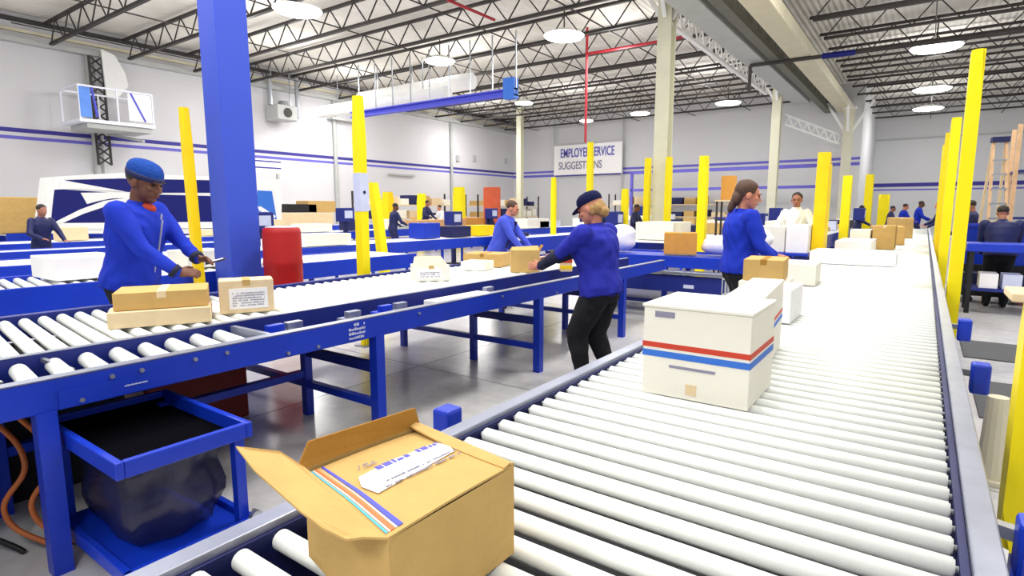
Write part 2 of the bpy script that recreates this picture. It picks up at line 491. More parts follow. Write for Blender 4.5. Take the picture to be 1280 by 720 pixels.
def area(x, y, z, sx, sy, power, c=(1, .985, .97)):
    l = bpy.data.lights.new('roof_light', 'AREA'); l.shape = 'RECTANGLE'; l.size = sx; l.size_y = sy
    l.energy = power; l.color = c
    o = bpy.data.objects.new('roof_light', l); COL.objects.link(o); o.location = (x, y, z)
    return o
for x, y in ((-19, 2), (-12, 2), (-5, 1), (-1.5, 4.5), (2.5, 9), (-5.5, 9), (-12, 10), (-19, 11), (-22, 15), (-9.5, 20), (-17, 20), (-24, 20),
             (-9.5, 30), (-17, 30), (-24, 30), (-1.5, 16), (3.5, 18), (0, 29), (0, 41), (3, -3), (-4, -5)):
    area(x, y, 7.25, 1.6, 1.6, 215)
    l = bpy.data.lights.new('ceiling_fill', 'POINT'); l.energy = 150; l.shadow_soft_size = .5; l.color = (1, .985, .96)  # point fill without fixtures, added to brighten the roof and walls
    o = bpy.data.objects.new('ceiling_fill', l); COL.objects.link(o); o.location = (x, y, 6.9)

# world: even ambient fill, let in where the right and front walls are left out
w = bpy.data.worlds.new('ambient_fill'); sc.world = w; w.use_nodes = True
w.node_tree.nodes['Background'].inputs[0].default_value = (.93, .96, 1, 1)
w.node_tree.nodes['Background'].inputs[1].default_value = .62

# ------------------------------------------------------------------ near right conveyor
def roller_mesh(L, r, seg=18):
    bm = NB()
    cone(bm, (-L / 2, 0, 0), r, (L / 2, 0, 0), r, seg)
    cone(bm, (-L / 2 - .035, 0, 0), .008, (L / 2 + .035, 0, 0), .008, 6)
    es = [e for e in bm.edges if e.calc_length() < r and abs(abs(e.verts[0].co.x) - L / 2) < 1e-4 and abs(e.verts[0].co.x - e.verts[1].co.x) < 1e-5]
    bmesh.ops.bevel(bm, geom=es, offset=r * .16, segments=2, affect='EDGES')
    return bm

def rollers(parent, xs, ys, z, r, skew, seg=18):
    x0, x1 = xs
    L = math.hypot(x1 - x0, skew)
    ang = math.atan2(skew, x1 - x0)
    first = link('roller', roller_mesh(L, r, seg), 'roller', parent, smooth=False)
    for p in first.data.polygons:
        p.use_smooth = abs(p.normal.x) < .3
    me = first.data
    for i, y in enumerate(ys[:100]):
        o = first if i == 0 else first.copy()
        if i: COL.objects.link(o)
        o.location = ((x0 + x1) / 2, y, z); o.rotation_euler = (0, 0, ang)
    rest = ys[100:]
    if rest:
        bm = NB()
        for y in rest:
            c, s = math.cos(ang) * L / 2, math.sin(ang) * L / 2
            xm = (x0 + x1) / 2
            cone(bm, (xm - c, y - s, z), r, (xm + c, y + s, z), r, 10)
        o = link('roller_run', bm, 'roller', parent, smooth=False)
        for p in o.data.polygons:
            p.use_smooth = len(p.vertices) == 4
        o['kind'] = 'stuff'; o['label'] = 'white rollers merging in the distance'

cv = thing('roller_conveyor', 'wide white roller conveyor with grey rails in the right foreground', 'conveyor')
ys = [-.25 + .0915 * i for i in range(int(26.2 / .0915))]
rollers(cv, (-1.105, .105), ys, .85 - .0225, .0225, 0.0)
for (x0, x1) in ((-1.185, -1.13), (.13, .185)):
    bm = NB(); box(bm, x0, x1, -.6, 26.2, .73, .862, .004); link('side_rail', bm, 'rail', cv)
for (x0, x1) in ((-1.132, -1.118), (.112, .128)):
    bm = NB(); box(bm, x0, x1, -.6, 26.2, .66, .845); link('inner_channel', bm, 'navy', cv)
bm = NB(); box(bm, -1.11, .11, -.6, 26.2, .60, .64); link('dark_gap_sheet', bm, 'black', cv)  # black sheet added so the gaps between rollers look dark
bm = NB(); box(bm, -1.17, .17, -.6, 26.2, .5, .598); link('under_frame', bm, 'blue_dark', cv)
y = .3
while y < 26:
    for x in (-1.155, .155):
        bm = NB(); box(bm, x - .03, x + .03, y - .03, y + .03, 0, .6); box(bm, x - .06, x + .06, y - .06, y + .06, 0, .012); link('leg', bm, 'blue', cv)
    bm = NB(); box(bm, -1.13, .13, y - .02, y + .02, .2, .26); link('cross_brace', bm, 'blue', cv)
    y += 2.2
# blue sensor housings clipped to the rails
for i, (x, yv, sx) in enumerate(((-1.27, 1.40, -1), (.262, 1.66, 1), (.255, 1.02, 1), (.262, 3.3, 1), (.262, 4.6, 1))):
    bm = NB(); box(bm, x - .036, x + .036, yv - .04, yv + .04, .72, .86 if x > 0 else .885, .012)
    o = link('sensor_housing', bm, 'blue', cv)
    bm = NB(); bar(bm, (x, yv + .03, .8), (x - sx * .1, yv + .06, .8), .03); link('bracket', bm, 'steel', o)
# hooded pods
# ------------------------------------------------------------------ left double conveyor
lc = thing('roller_conveyor', 'blue two-lane roller conveyor crossing from the left edge to the woman in the cap', 'conveyor')
YA, YE = -1.2, 7.7
ys = [YA + .05 + .101 * i for i in range(int((YE - YA - .1) / .101))]
rollers(lc, (-4.72, -3.50), ys, .85 - .034, .034, -.14)
ys = [-1.0 + .135 * i for i in range(21)]
rollers(lc, (-3.40, -2.96), ys, .835 - .036, .037, -.05)
bm = NB(); box(bm, -2.95, -2.89, YA, YE, .715, .852, .006); link('front_beam', bm, 'blue', lc)
bm = NB(); box(bm, -2.952, -2.888, YA, YE, .853, .858); link('front_beam_cap', bm, 'rail', lc)
bm = NB(); box(bm, -3.47, -3.43, YA, YE, .70, .858, .004); link('middle_rail', bm, 'blue_dark', lc)
bm = NB(); box(bm, -3.472, -3.428, YA, YE, .8585, .862); link('middle_rail_cap', bm, 'rail', lc)
bm = NB(); box(bm, -4.82, -4.77, YA, YE, .70, .862, .004); link('back_rail', bm, 'blue_dark', lc)
bm = NB(); box(bm, -4.77, -3.47, YA, YE, .66, .69); link('dark_gap_sheet', bm, 'black', lc)  # black sheet added below the rollers to darken their gaps
bm = NB(); box(bm, -3.43, -2.95, YA, YE, .70, .72); link('lane_pan', bm, 'navy', lc)
# square shafts sticking out between the lane rollers
for yv in (.62, .88):
    bm = NB(); bar(bm, (-3.42, yv, .83), (-3.2, yv + .05, .8), .02); link('tie_rod', bm, 'steel', lc)
# motor brackets in the open part of the front lane
for yv, c in ((1.95, 'blue'), (2.08, 'steel'), (2.55, 'rail'), (2.85, 'blue'), (3.0, 'rail'), (4.1, 'rail')):
    bm = NB(); box(bm, -3.3, -3.1, yv - .05, yv + .05, .72, .80, .01); box(bm, -3.25, -3.2, yv - .02, yv + .09, .8, .845, .004)
    link('drive_bracket', bm, c, lc)
bm = NB(); box(bm, -3.40, -3.0, 1.80, 1.83, .76, .845); link('lane_end_plate', bm, 'rail', lc)
# bolt heads on the beam
bm = NB()
for yv in (.58, .86, .98, 1.1, 1.34, 1.5, 1.85, 2.05, 2.9, 3.9, 4.8):
    cone(bm, (-2.89, yv, .815 if int(yv * 10) % 2 else .74), .011, (-2.878, yv, .815 if int(yv * 10) % 2 else .74), .01, 8)
link('bolt_heads', bm, 'steel', lc)
# splice plate and label
bm = NB(); box(bm, -2.889, -2.882, .78, .98, .72, .80); link('splice_plate', bm, 'blue', lc)
def scribble(parent, origin, ux, uz, n_lines, w, h, m, gap=.4, seed=1, name='lettering', n=(0, 0, 1), t=.001):
    """worn unreadable print: rows of small broken strokes"""
    rnd = random.Random(seed)
    bm = NB(); o = Vector(origin); ux = Vector(ux); uz = Vector(uz); n = Vector(n)
    rh = h / n_lines
    for r in range(n_lines):
        x = 0
        while x < w:
            L = rnd.uniform(.3, .9) * rh * (1 - gap) * 1.2
            if rnd.random() > .15:
                a = o + ux * x + uz * (r * rh)
                b = ux * min(L, w - x); c = uz * rh * (1 - gap) * rnd.uniform(.55, 1)
                poly(bm, [a, a + b, a + b + c, a + c], n, t)
            x += L + rh * .16
    return link(name, bm, m, parent)
scribble(lc, (-2.889, 2.28, .735), (0, 1, 0), (0, 0, 1), 4, .13, .11, 'pale', .35, 3, 'label_print', n=(1, 0, 0), t=.002)
scribble(lc, (-2.889, 1.02, .755), (0, 1, 0), (0, 0, 1), 1, .10, .012, 'pale', .35, 4, 'label_print', n=(1, 0, 0), t=.002)
# leg frames
for yv in (-.9, .735, 2.53, 4.52, 6.4):
    for x in (-2.92, -3.72, -4.75):
        s = .036 if x == -2.92 else .03
        bm = NB(); box(bm, x - s, x + s, yv - s, yv + s, 0.0, .72 if x == -2.92 else .70); link('leg', bm, 'blue', lc)
    if yv > 2:
        bm = NB(); box(bm, -3.69, -2.95, yv - .02, yv + .02, .46, .53); link('cross_brace', bm, 'blue_dark', lc)
        bm = NB(); box(bm, -4.72, -2.95, yv - .025, yv + .025, .22, .27); link('foot_brace', bm, 'blue', lc)
bm = NB(); box(bm, -3.76, -3.70, .77, 2.5, .3, .35); link('long_brace', bm, 'blue', lc)

# bin cart under the left conveyor
bc = thing('bin_cart', 'blue wheeled bin cart with black tray and smoky bag under the left conveyor', 'cart', (-2.79, 1.06, 0))
X0, X1, Y0, Y1 = -.41, .41, -.27, .27
bm = NB()
for (a, b, c, d) in ((X0, X1, Y0, Y0 + .03), (X0, X1, Y1 - .03, Y1), (X0, X0 + .03, Y0 + .03, Y1 - .03), (X1 - .03, X1, Y0 + .03, Y1 - .03)):
    box(bm, a, b, c, d, .54, .61, .006)
link('tray_rim', bm, 'blue', bc)
bm = NB(); v = []
for z, k in ((.595, .94), (.545, .90)):
    v.append([bm.verts.new((sx * X1 * k, sy * Y1 * k, z)) for sx, sy in ((-1, -1), (1, -1), (1, 1), (-1, 1))])
for i in range(4):
    bm.faces.new((v[0][i], v[0][(i + 1) % 4], v[1][(i + 1) % 4], v[1][i]))
bm.faces.new(v[1])
link('tray_liner', bm, 'blackmatte', bc)
bm = NB()
rings = []
for k in range(9):
    z = .53 - .047 * k
    f = .98 - .05 * math.sin(k * .9) - .022 * k
    ring = []
    for j in range(24):
        a = 2 * PI * j / 24
        q = 1 / max(abs(math.cos(a)), abs(math.sin(a))) ** .75
        rr_ = f * q * (1 + .05 * math.sin(a * 5 + k))
        ring.append(bm.verts.new((X1 * .82 * rr_ * math.cos(a), Y1 * .82 * rr_ * math.sin(a), z)))
    rings.append(ring)
for a, b in zip(rings, rings[1:]):
    for j in range(24):
        bm.faces.new((a[j], a[(j + 1) % 24], b[(j + 1) % 24], b[j]))
link('bag', bm, 'smoke', bc, smooth=True)
bm = NB(); box(bm, X0 + .04, X1 - .02, Y0 + .02, Y1 - .02, .10, .135, .01); link('base_shelf', bm, 'blue', bc)
bm = NB()
for (a, b, c, d) in ((X0 + .03, X1 - .01, Y0, Y0 + .03), (X0 + .03, X1 - .01, Y1 - .03, Y1), (X1 - .03, X1, Y0, Y1)):
    box(bm, a, b, c, d, .10, .16, .004)
link('base_rim', bm, 'blue', bc)
for sx, sy in ((X1 - .05, Y1 - .05), (X0 + .06, Y1 - .05), (X0 + .06, Y0 + .05)):
    bm = NB(); box(bm, sx - .022, sx + .022, sy - .022, sy + .022, .13, .56); link('post', bm, 'blue', bc)
for sx in (X0 + .08, X1 - .06):
    for sy in (Y0 + .06, Y1 - .06):
        bm = NB(); cone(bm, (sx, sy - .015, .045), .045, (sx, sy + .015, .045), .045, 16); wv_ = link('caster', bm, 'black', bc)
        bm = NB(); box(bm, sx - .02, sx + .02, sy - .024, sy + .024, .06, .1); link('caster_fork', bm, 'steel', wv_)
bm = NB(); bmesh.ops.create_cone(bm, segments=4, radius1=.01, radius2=.01, depth=.02, cap_ends=True, matrix=Matrix.Translation((X1 + .0, Y1 - .02, .19)))
cone(bm, (X1 + .005, Y1 - .02, .17), .03, (X1 + .03, Y1 - .02, .17), .03, 14)
link('tow_ring', bm, 'steel', bc)

# hoses and cables hanging under the conveyor
for i, (x, yv, c) in enumerate(((-3.35, .62, 'hose'), (-3.28, .70, 'hose'), (-3.45, .52, 'black'))):
    cu = bpy.data.curves.new('hose', 'CURVE'); cu.dimensions = '3D'; cu.bevel_depth = .012
    sp = cu.splines.new('BEZIER'); pts = [(x, yv, .68), (x + .14, yv + .1, .42), (x + .1, yv + .02, .2), (x + .25, yv + .16, .012)]
    sp.bezier_points.add(3)
    for b_, p in zip(sp.bezier_points, pts):
        b_.co = p; b_.handle_left_type = b_.handle_right_type = 'AUTO'
    cu.materials.append(M[c])
    o = bpy.data.objects.new('air_hose', cu); COL.objects.link(o); o = to_mesh(o)
    tag(o, ('orange hose hanging nearest the blue leg under the left conveyor', 'orange hose looping down beside the bin cart', 'black cable hanging at the left edge below the conveyor')[i], 'hose')
# crates under the conveyor
bm = NB(); box(bm, -4.7, -4.05, 1.55, 2.25, .0, .42, .02)
o = link('storage_crate', bm, 'darkred'); tag(o, 'dark red crate on the floor below the left conveyor', 'crate')
bm = NB(); box(bm, -4.72, -4.03, 1.53, 2.27, .42, .46, .01); link('lid', bm, 'darkred', o)
bm = NB(); box(bm, -4.6, -3.8, .2, 1.35, 0, .52, .02)  # black box put in for the dark area under the conveyor
o = link('dark_filler_tub', bm, 'blackcloth'); tag(o, 'black tub added to darken the left edge under the conveyor', 'tub')
bm = NB(); box(bm, -4.64, -3.78, .17, 1.38, .50, .54, .01); link('lid', bm, 'black', o)
# red drum
t = thing('red_drum', 'tall red plastic drum standing right of the blue column', 'drum', (-5.65, 3.62, 0))
bm = NB(); prof = ((.0, .19), (.04, .2), (.5, .2), (.52, .207), (.56, .2), (.95, .2), (.97, .207), (1.01, .2), (1.30, .198), (1.345, .19), (1.36, .17))
rg = [[bm.verts.new((r * math.cos(2 * PI * j / 32), r * math.sin(2 * PI * j / 32), z)) for j in range(32)] for z, r in prof]
for a, b in zip(rg, rg[1:]):
    for j in range(32):
        bm.faces.new((a[j], a[(j + 1) % 32], b[(j + 1) % 32], b[j]))
bm.faces.new(rg[0]); bm.faces.new(rg[-1])
link('body', bm, 'drum', t, smooth=True)
bm = NB(); cone(bm, (0, 0, 1.352), .165, (0, 0, 1.372), .16, 28); link('lid', bm, 'pale', t)

# floor mats
for i, (x0, x1, y0, y1, lab) in enumerate(((-2.62, -1.65, 1.6, 6.3, 'dark rubber mat on the floor left of the right conveyor'),
                                           (.45, 2.2, 5.4, 6.6, 'dark rubber mat across the right aisle, the nearer one'), (.45, 2.4, 7.6, 8.6, 'dark rubber mat across the right aisle beyond the first'))):
    bm = NB(); box(bm, x0, x1, y0, y1, 0, .014, .005); tag(link('floor_mat', bm, 'mat'), lab, 'mat', 'rubber floor mats')

# ------------------------------------------------------------------ foreground open carton
Zc = 1.04
A, B_, C_, D_ = Vector((-.640, .565, Zc)), Vector((-.632, .892, Zc)), Vector((-.94, .94, Zc)), Vector((-.965, .64, Zc))
oc = thing('open_carton', 'brown cardboard carton with raised flaps on the near rollers', 'carton')
zb = .852
bm = NB()
lo = [Vector((p.x, p.y, zb)) for p in (A, B_, C_, D_)]
hi = [A, B_, C_, D_]
cen = sum(hi, Vector()) / 4
NSEG = 6
rowsv = []
for k in range(NSEG + 1):
    f = k / NSEG
    row = []
    for i in range(4):
        for s in range(4):
            p = lo[i].lerp(lo[(i + 1) % 4], s / 4).lerp(hi[i].lerp(hi[(i + 1) % 4], s / 4), f)
            d = Vector((p.x - cen.x, p.y - cen.y, 0)).normalized()
            bul = .006 * math.sin(f * PI) * (1 if s else 0)
            row.append(bm.verts.new(p + d * bul))
    rowsv.append(row)
for a, b in zip(rowsv, rowsv[1:]):
    for j in range(16):
        bm.faces.new((a[j], a[(j + 1) % 16], b[(j + 1) % 16], b[j]))
bm.faces.new(rowsv[0])
link('body', bm, 'card', oc)
UP = Vector((0, 0, 1))
# closed top flap (hinged on the far right side) slightly sunk toward the rear flap
nx, ny = 8, 8
bm = NB()
def top_pt(u, v, dz=0.0):
    p = A.lerp(B_, v).lerp(D_.lerp(C_, v), u)
    sag = -.012 * max(0, u - .45) / .55
    return p + UP * (sag + dz + .003 * math.sin(v * PI))
g_ = [[bm.verts.new(top_pt(i / nx * .97, j / ny, .0045)) for j in range(ny + 1)] for i in range(nx + 1)]
g2 = [[bm.verts.new(top_pt(i / nx * .97, j / ny, .0)) for j in range(ny + 1)] for i in range(nx + 1)]
for i in range(nx):
    for j in range(ny):
        bm.faces.new((g_[i][j], g_[i + 1][j], g_[i + 1][j + 1], g_[i][j + 1]))
        bm.faces.new((g2[i][j], g2[i][j + 1], g2[i + 1][j + 1], g2[i + 1][j]))
for i in range(nx):
    bm.faces.new((g_[i][0], g2[i][0], g2[i + 1][0], g_[i + 1][0])); bm.faces.new((g_[i][ny], g_[i + 1][ny], g2[i + 1][ny], g2[i][ny]))
for j in range(ny):
    bm.faces.new((g_[0][j], g_[0][j + 1], g2[0][j + 1], g2[0][j])); bm.faces.new((g_[nx][j], g2[nx][j], g2[nx][j + 1], g_[nx][j + 1]))
topf = link('top_flap', bm, 'card', oc)
# lighter curled edge flap at the far side (B-C edge)
bm = NB()
e0, e1 = B_.lerp(A, .0), C_.lerp(D_, .0)
rw = []
for i in range(7):
    u = i / 6
    p = e0.lerp(e1, u)
    rw.append([p + UP * .006, p.lerp(A.lerp(D_, u), .05) + UP * .012, p.lerp(A.lerp(D_, u), .10 + .03 * math.sin(u * 3)) + UP * .008])
    rw[-1] += [q - UP * .004 for q in rw[-1][::-1]]
vv = [[bm.verts.new(q) for q in r] for r in rw]
for a, b in zip(vv, vv[1:]):
    for j in range(6):
        bm.faces.new((a[j], a[(j + 1) % 6], b[(j + 1) % 6], b[j]))
bm.faces.new(vv[0]); bm.faces.new(vv[-1][::-1])
o = link('side_flap', bm, 'card', oc)
# raised rear flap along D-C
bm = NB()
pf = [D_, D_ + Vector((-.005, -.005, .012)), at(386, 552, X=D_.x - .01), at(519, 510, X=C_.x - .005), C_ + Vector((0, .0, .0))]
pf[2].y = max(pf[2].y, D_.y + .01)
poly(bm, pf, (-1, 0, 0), .004)
link('rear_flap', bm, 'card_in', oc)
# wide open flap along A-D leaning outward
bm = NB()
pts = [D_, at(350, 566, z=Zc + .035), at(295, 560, z=Zc + .06), at(318, 590, z=Zc + .045), at(375, 641, z=Zc + .012), at(402, 662, z=Zc + .002), at(433, 677, z=Zc - .004), at(455, 674, z=Zc), A]
poly(bm, pts, (0, 0, 1), .004)
link('front_flap', bm, 'card', oc)
# stripes by the hinge of the open flap
def on_top(u, v, dz):
    return top_pt(u, v, dz)
for (v0, v1, m_) in ((.005, .018, 'cyan'), (.024, .034, 'white'), (.036, .060, 'orange'), (.066, .078, 'white'), (.082, .115, 'violet')):
    bm = NB()
    n = 8
    pa = [on_top(.03 + .93 * i / n, v0 + (.02 * i / n), .0055) for i in range(n + 1)]
    pb = [on_top(.03 + .93 * i / n, v1 * (1 - .15 * i / n) + (.02 * i / n), .0055) for i in range(n + 1)]
    for i in range(n):
        poly(bm, [pa[i], pb[i], pb[i + 1], pa[i + 1]], (0, 0, 1), .0006)
    link('stripe', bm, m_, topf)
# white address label with print
bm = NB(); uv = [(.36, .17), (.50, .14), (.62, .19), (.65, .50), (.64, .86), (.52, .88), (.42, .84)]
poly(bm, [on_top(u, v, .0058 + .001) for u, v in uv], (0, 0, 1), .0008)
lb = link('address_label', bm, 'paper', topf)
ua = (on_top(.6, .25, .008), on_top(.6, .9, .008))
dv = (ua[1] - ua[0]); du = (on_top(.42, .25, .008) - on_top(.6, .25, .008))
L_ = dv.length
scribble(lb, ua[0] - du.normalized() * .0 + dv * .12, dv.normalized(), -du.normalized(), 1, L_ * .8, .024, 'print_blue', .25, 5)
scribble(lb, ua[0] + du * .95 + dv * .05, dv.normalized(), -du.normalized(), 1, L_ * .9, .008, 'print', .3, 6)
scribble(lb, ua[0] + du * 1.3 + dv * -.02, dv.normalized(), -du.normalized(), 1, L_ * .95, .010, 'print', .3, 7)
scribble(lb, ua[0] - du * .55 + dv * -.02, dv.normalized(), -du.normalized(), 2, L_ * .22, .022, 'print', .45, 9)

# ------------------------------------------------------------------ closed cartons
def carton(name, label, x, y, z, w, d, h, rz=0., m='card', tape='card_in', group=None, cat='carton', label_on=None, stripes=False, open_top=False, lid=0.):
    t = thing(name, label, cat, (x, y, z), rz, group)
    bm = NB()
    if open_top:
        th = .008
        box(bm, -w / 2, w / 2, -d / 2, d / 2, 0, th)
        box(bm, -w / 2, -w / 2 + th, -d / 2, d / 2, th, h); box(bm, w / 2 - th, w / 2, -d / 2, d / 2, th, h)
        box(bm, -w / 2 + th, w / 2 - th, -d / 2, -d / 2 + th, th, h); box(bm, -w / 2 + th, w / 2 - th, d / 2 - th, d / 2, th, h)
    else:
        box(bm, -w / 2, w / 2, -d / 2, d / 2, 0, h, min(w, d, h) * .03)
    link('body', bm, m, t)
    if tape and not open_top:
        bm = NB(); tw = min(.025, w * .08)
        box(bm, -tw, tw, -d / 2 - .001, d / 2 + .001, h - .04, h + .0012); link('tape', bm, tape, t)
    if lid:
        bm = NB(); box(bm, -w / 2 - .006, w / 2 + .006, -d / 2 - .006, d / 2 + .006, h * (1 - lid), h + .004, .004); link('lid', bm, m, t)
    return t

# white striped carton
wb = thing('white_carton', 'large white carton with red and blue stripes on the right conveyor', 'carton', (-.645, 2.225, .852), .0)
W_, D2, H2 = .39, .37, .335
bm = NB(); box(bm, -W_ / 2, W_ / 2, -D2 / 2, D2 / 2, 0, H2, .004); link('body', bm, 'whitebox', wb)
bm = NB(); box(bm, -W_ / 2 - .006, W_ / 2 + .004, -D2 / 2 - .004, D2 / 2 + .004, H2, H2 + .012, .003); link('lid', bm, 'whitebox', wb)
for z0, z1, m_ in ((.183, .203, 'red'), (.148, .172, 'azure')):
    bm = NB(); e = .0015
    box(bm, -W_ / 2 - e, W_ / 2 + e, -D2 / 2 - e, -D2 / 2 + .001, z0, z1); box(bm, W_ / 2 - .001, W_ / 2 + e, -D2 / 2, D2 / 2, z0, z1)
    link('stripe', bm, m_, wb)
bm = NB(); box(bm, -.15, -.075, -D2 / 2 - .002, -D2 / 2, .30, .322); link('small_label', bm, 'print', wb)
bm = NB(); box(bm, -.09, .08, -D2 / 2 - .002, -D2 / 2, .113, .123); link('print_line', bm, 'print', wb)
bm = NB(); box(bm, -.025, .015, -D2 / 2 - .002, -D2 / 2, .02, .06); link('tape_tab', bm, 'card_pale', wb)

def rot_box_label(t, x0, x1, z0, z1, y, m='paper', seed=1, lines=4):
    bm = NB(); box(bm, x0, x1, y - .003, y, z0, z1); l = link('label_sheet', bm, m, t)
    scribble(l, (x0 + .02, y - .003, z0 + .02), (1, 0, 0), (0, 0, 1), lines, x1 - x0 - .04, z1 - z0 - .04, 'print', .45, seed, n=(0, -1, 0), t=.002)

b2 = carton('white_carton', 'long white carton directly behind the striped white carton', -.605, 2.81, .852, .15, .72, .345, .08, 'whitebox', None)
for z0, z1, m_ in ((.183, .2, 'red'), (.15, .172, 'azure')):
    bm = NB(); box(bm, .074, .0765, -.36, .36, z0, z1); link('stripe', bm, m_, b2)
carton('white_carton', 'white carton with faint pink edges behind the long white one', -.72, 4.02, .852, .19, .42, .21, 0, 'paper', None)
c_ = carton('brown_carton', 'brown carton on a white one before the woman in violet', -.97, 4.75, 1.02, .28, .4, .16, .1, 'card', 'card_in')
carton('white_carton', 'low white carton carrying the brown carton at the rail', -.96, 4.75, .852, .32, .5, .165, .05, 'whitebox', None)
carton('white_carton', 'small white carton at the rail beyond the stacked brown carton', -.93, 6.1, .852, .3, .5, .2, .05, 'whitebox', None)
b_ = carton('flat_parcel', 'long low whitish parcel lying across the right conveyor', -.72, 8.75, .852, .95, .7, .16, .0, 'paper', None, cat='parcel')
carton('flat_parcel', 'white padded parcel farther along the right conveyor', -.9, 11.2, .852, .5, 1.2, .2, .0, 'paper', None, cat='parcel')
carton('brown_carton', 'brown carton with pale top far along the right conveyor', -.56, 12.3, .852, .34, .6, .42, .0, 'card', 'card_pale')
carton('white_carton', 'white carton beside the far brown carton', -.92, 12.3, .852, .32, .6, .34, .0, 'whitebox', None)
carton('brown_carton', 'long brown carton behind the pale-topped brown one', -.62, 14.3, .852, .55, 1.2, .36, .1, 'card', 'card_in')
carton('brown_carton', 'tan carton farthest along the right conveyor', -.5, 17.5, .852, .5, .9, .5, .1, 'card', 'card_pale')

# boxes on the left conveyor
t = carton('brown_carton', 'flat brown carton at the left on a white tray before the beanie worker', -3.92, 1.66, .95, .50, .36, .105, math.radians(62), 'card', 'card_pale')
t = carton('white_tray', 'low white carton tray under the flat brown carton', -3.90, 1.64, .852, .54, .40, .095, math.radians(62), 'card_pale', None, cat='tray')
t = carton('parcel_box', 'pale upright carton with white shipping label beside the flat brown carton', -3.80, 2.14, .852, .34, .20, .225, math.radians(62), 'card_pale', 'card')
rot_box_label(t, -.11, .13, .03, .17, -.10, 'paper', 11, 6)
t = carton('parcel_box', 'cream carton with paper label in the middle of the left conveyor', -4.02, 4.20, .852, .36, .30, .15, math.radians(50), 'whitebox', 'card')
rot_box_label(t, -.13, .1, .02, .12, -.15, 'paper', 12, 3)
bm = NB(); poly(bm, [(-.18, -.14, .151), (.16, -.14, .151), (.13, .12, .22), (-.14, .12, .22)], (0, 0, 1), .004); link('open_flap', bm, 'card_pale', t)
t = carton('brown_carton', 'brown open carton held by the woman in the navy cap', -3.68, 5.40, .852, .32, .30, .25, math.radians(38), 'card', 'card_in', open_top=True)
bm = NB(); poly(bm, [(-.16, -.148, .23), (.16, -.148, .23), (.15, -.02, .29), (-.15, -.02, .275)], (0, 0, 1), .004); link('flap', bm, 'card', t)
bm = NB(); poly(bm, [(.15, -.14, .228), (.15, .14, .228), (.20, .12, .30), (.20, -.12, .30)], (1, 0, 0), .004); link('flap', bm, 'card_in', t)
t = carton('striped_packet', 'small pink and yellow printed packet between brown carton and capped woman', -3.30, 5.68, .852, .13, .14, .24, math.radians(38), 'card_pale', None, cat='packet')
for z0, z1, m_ in ((.03, .07, 'yellow_o'), (.10, .15, 'red'), (.19, .23, 'card_or')):
    bm = NB(); box(bm, -.066, .066, -.0715, .0715, z0, z1); link('print_band', bm, m_, t)
carton('brown_carton', 'low brown carton behind the open one on the left conveyor', -4.45, 5.7, .852, .5, .4, .16, .3, 'card', 'card_in')
carton('white_carton', 'low white box next to the low brown one on the left conveyor', -4.25, 5.25, .852, .3, .3, .10, .3, 'whitebox', None)
carton('flat_parcel', 'white flat packet lying in the open lane of the left conveyor', -3.2, 3.72, .722, .2, .7, .09, 0, 'paper', None, cat='parcel')

# ------------------------------------------------------------------ yellow guard posts
def ypost(x, y, w, d, z0, z1, lab, m='yellow', lean=(0, 0), band=None, base='blue_dark', rz=0.):
    t = thing('guard_post', lab, 'post', (x, y, 0), rz, 'yellow guard posts')
    bm = NB(); k = 6
    rows = []
    for i in range(k + 1):
        z = z0 + (z1 - z0) * i / k
        ox, oy = lean[0] * (z - z0), lean[1] * (z - z0)
        rows.append([bm.verts.new((ox + sx * w / 2, oy + sy * d / 2, z)) for sx, sy in ((-1, -1), (1, -1), (1, 1), (-1, 1))])
    for a, b in zip(rows, rows[1:]):
        for j in range(4):
            bm.faces.new((a[j], a[(j + 1) % 4], b[(j + 1) % 4], b[j]))
    bm.faces.new(rows[0]); bm.faces.new(rows[-1])
    es = [e for e in bm.edges if abs(e.verts[0].co.z - e.verts[1].co.z) > .01]
    bmesh.ops.bevel(bm, geom=es, offset=min(w, d) * .22, segments=3, affect='EDGES')
    link('sleeve', bm, m, t)
    if z0 > .02:
        bm = NB(); box(bm, -w * .3, w * .3, -d * .3, d * .3, 0, z0 + .05); link('core_post', bm, base, t)
    bm = NB(); box(bm, -w * .9, w * .9, -d * .9, d * .9, 0, .015); link('base_plate', bm, 'steel', t)
    if band:
        bm = NB(); box(bm, -w / 2 - .004, w / 2 + .004, -d / 2 - .004, d / 2 + .004, band[0], band[1]); link('label_band', bm, 'pale', t)
        bm = NB(); zc = (band[0] + band[1]) / 2; cone(bm, (w / 2 + .004, -.0, zc), .018, (w / 2 + .01, -.0, zc), .018, 10); link('band_mark', bm, 'navy', t)
    return t
pn_ = ypost(.42, 2.66, .22, .14, .33, 1.24, 'nearest yellow guard post, cut by the right edge of view', 'yellow', base='blue')
bm = NB(); box(bm, -.16, .16, -.12, .12, 1.24, 1.27, .006); box(bm, -.10, .14, -.1, .1, 1.27, 1.36, .01); link('top_tray', bm, 'card_pale', pn_)
ypost(.27, 6.7, .10, .24, .3, 2.93, 'tall yellow guard post on the right rail reaching highest', 'yellow', base='navy')
ypost(.28, 11.4, .12, .5, .3, 2.93, 'yellow guard post on the right rail, just behind the highest one', 'yellow')
ypost(.25, 13.2, .12, .5, .3, 2.9, 'yellow guard post on the right rail, middle of the row', 'yellow_o')
ypost(.25, 15.5, .12, .30, .3, 2.9, 'yellow guard post on the right rail, farthest of that row', 'yellow')
ypost(-5.12, 4.28, .105, .105, .0, 2.77, 'yellow guard post behind the left conveyor with a grey label band', 'yellow', band=(1.53, 1.95))
ypost(-8.2, 7.4, .15, .15, .0, 2.05, 'short leaning yellow guard post just behind the banded one', 'yellow', lean=(-.12, -.02))
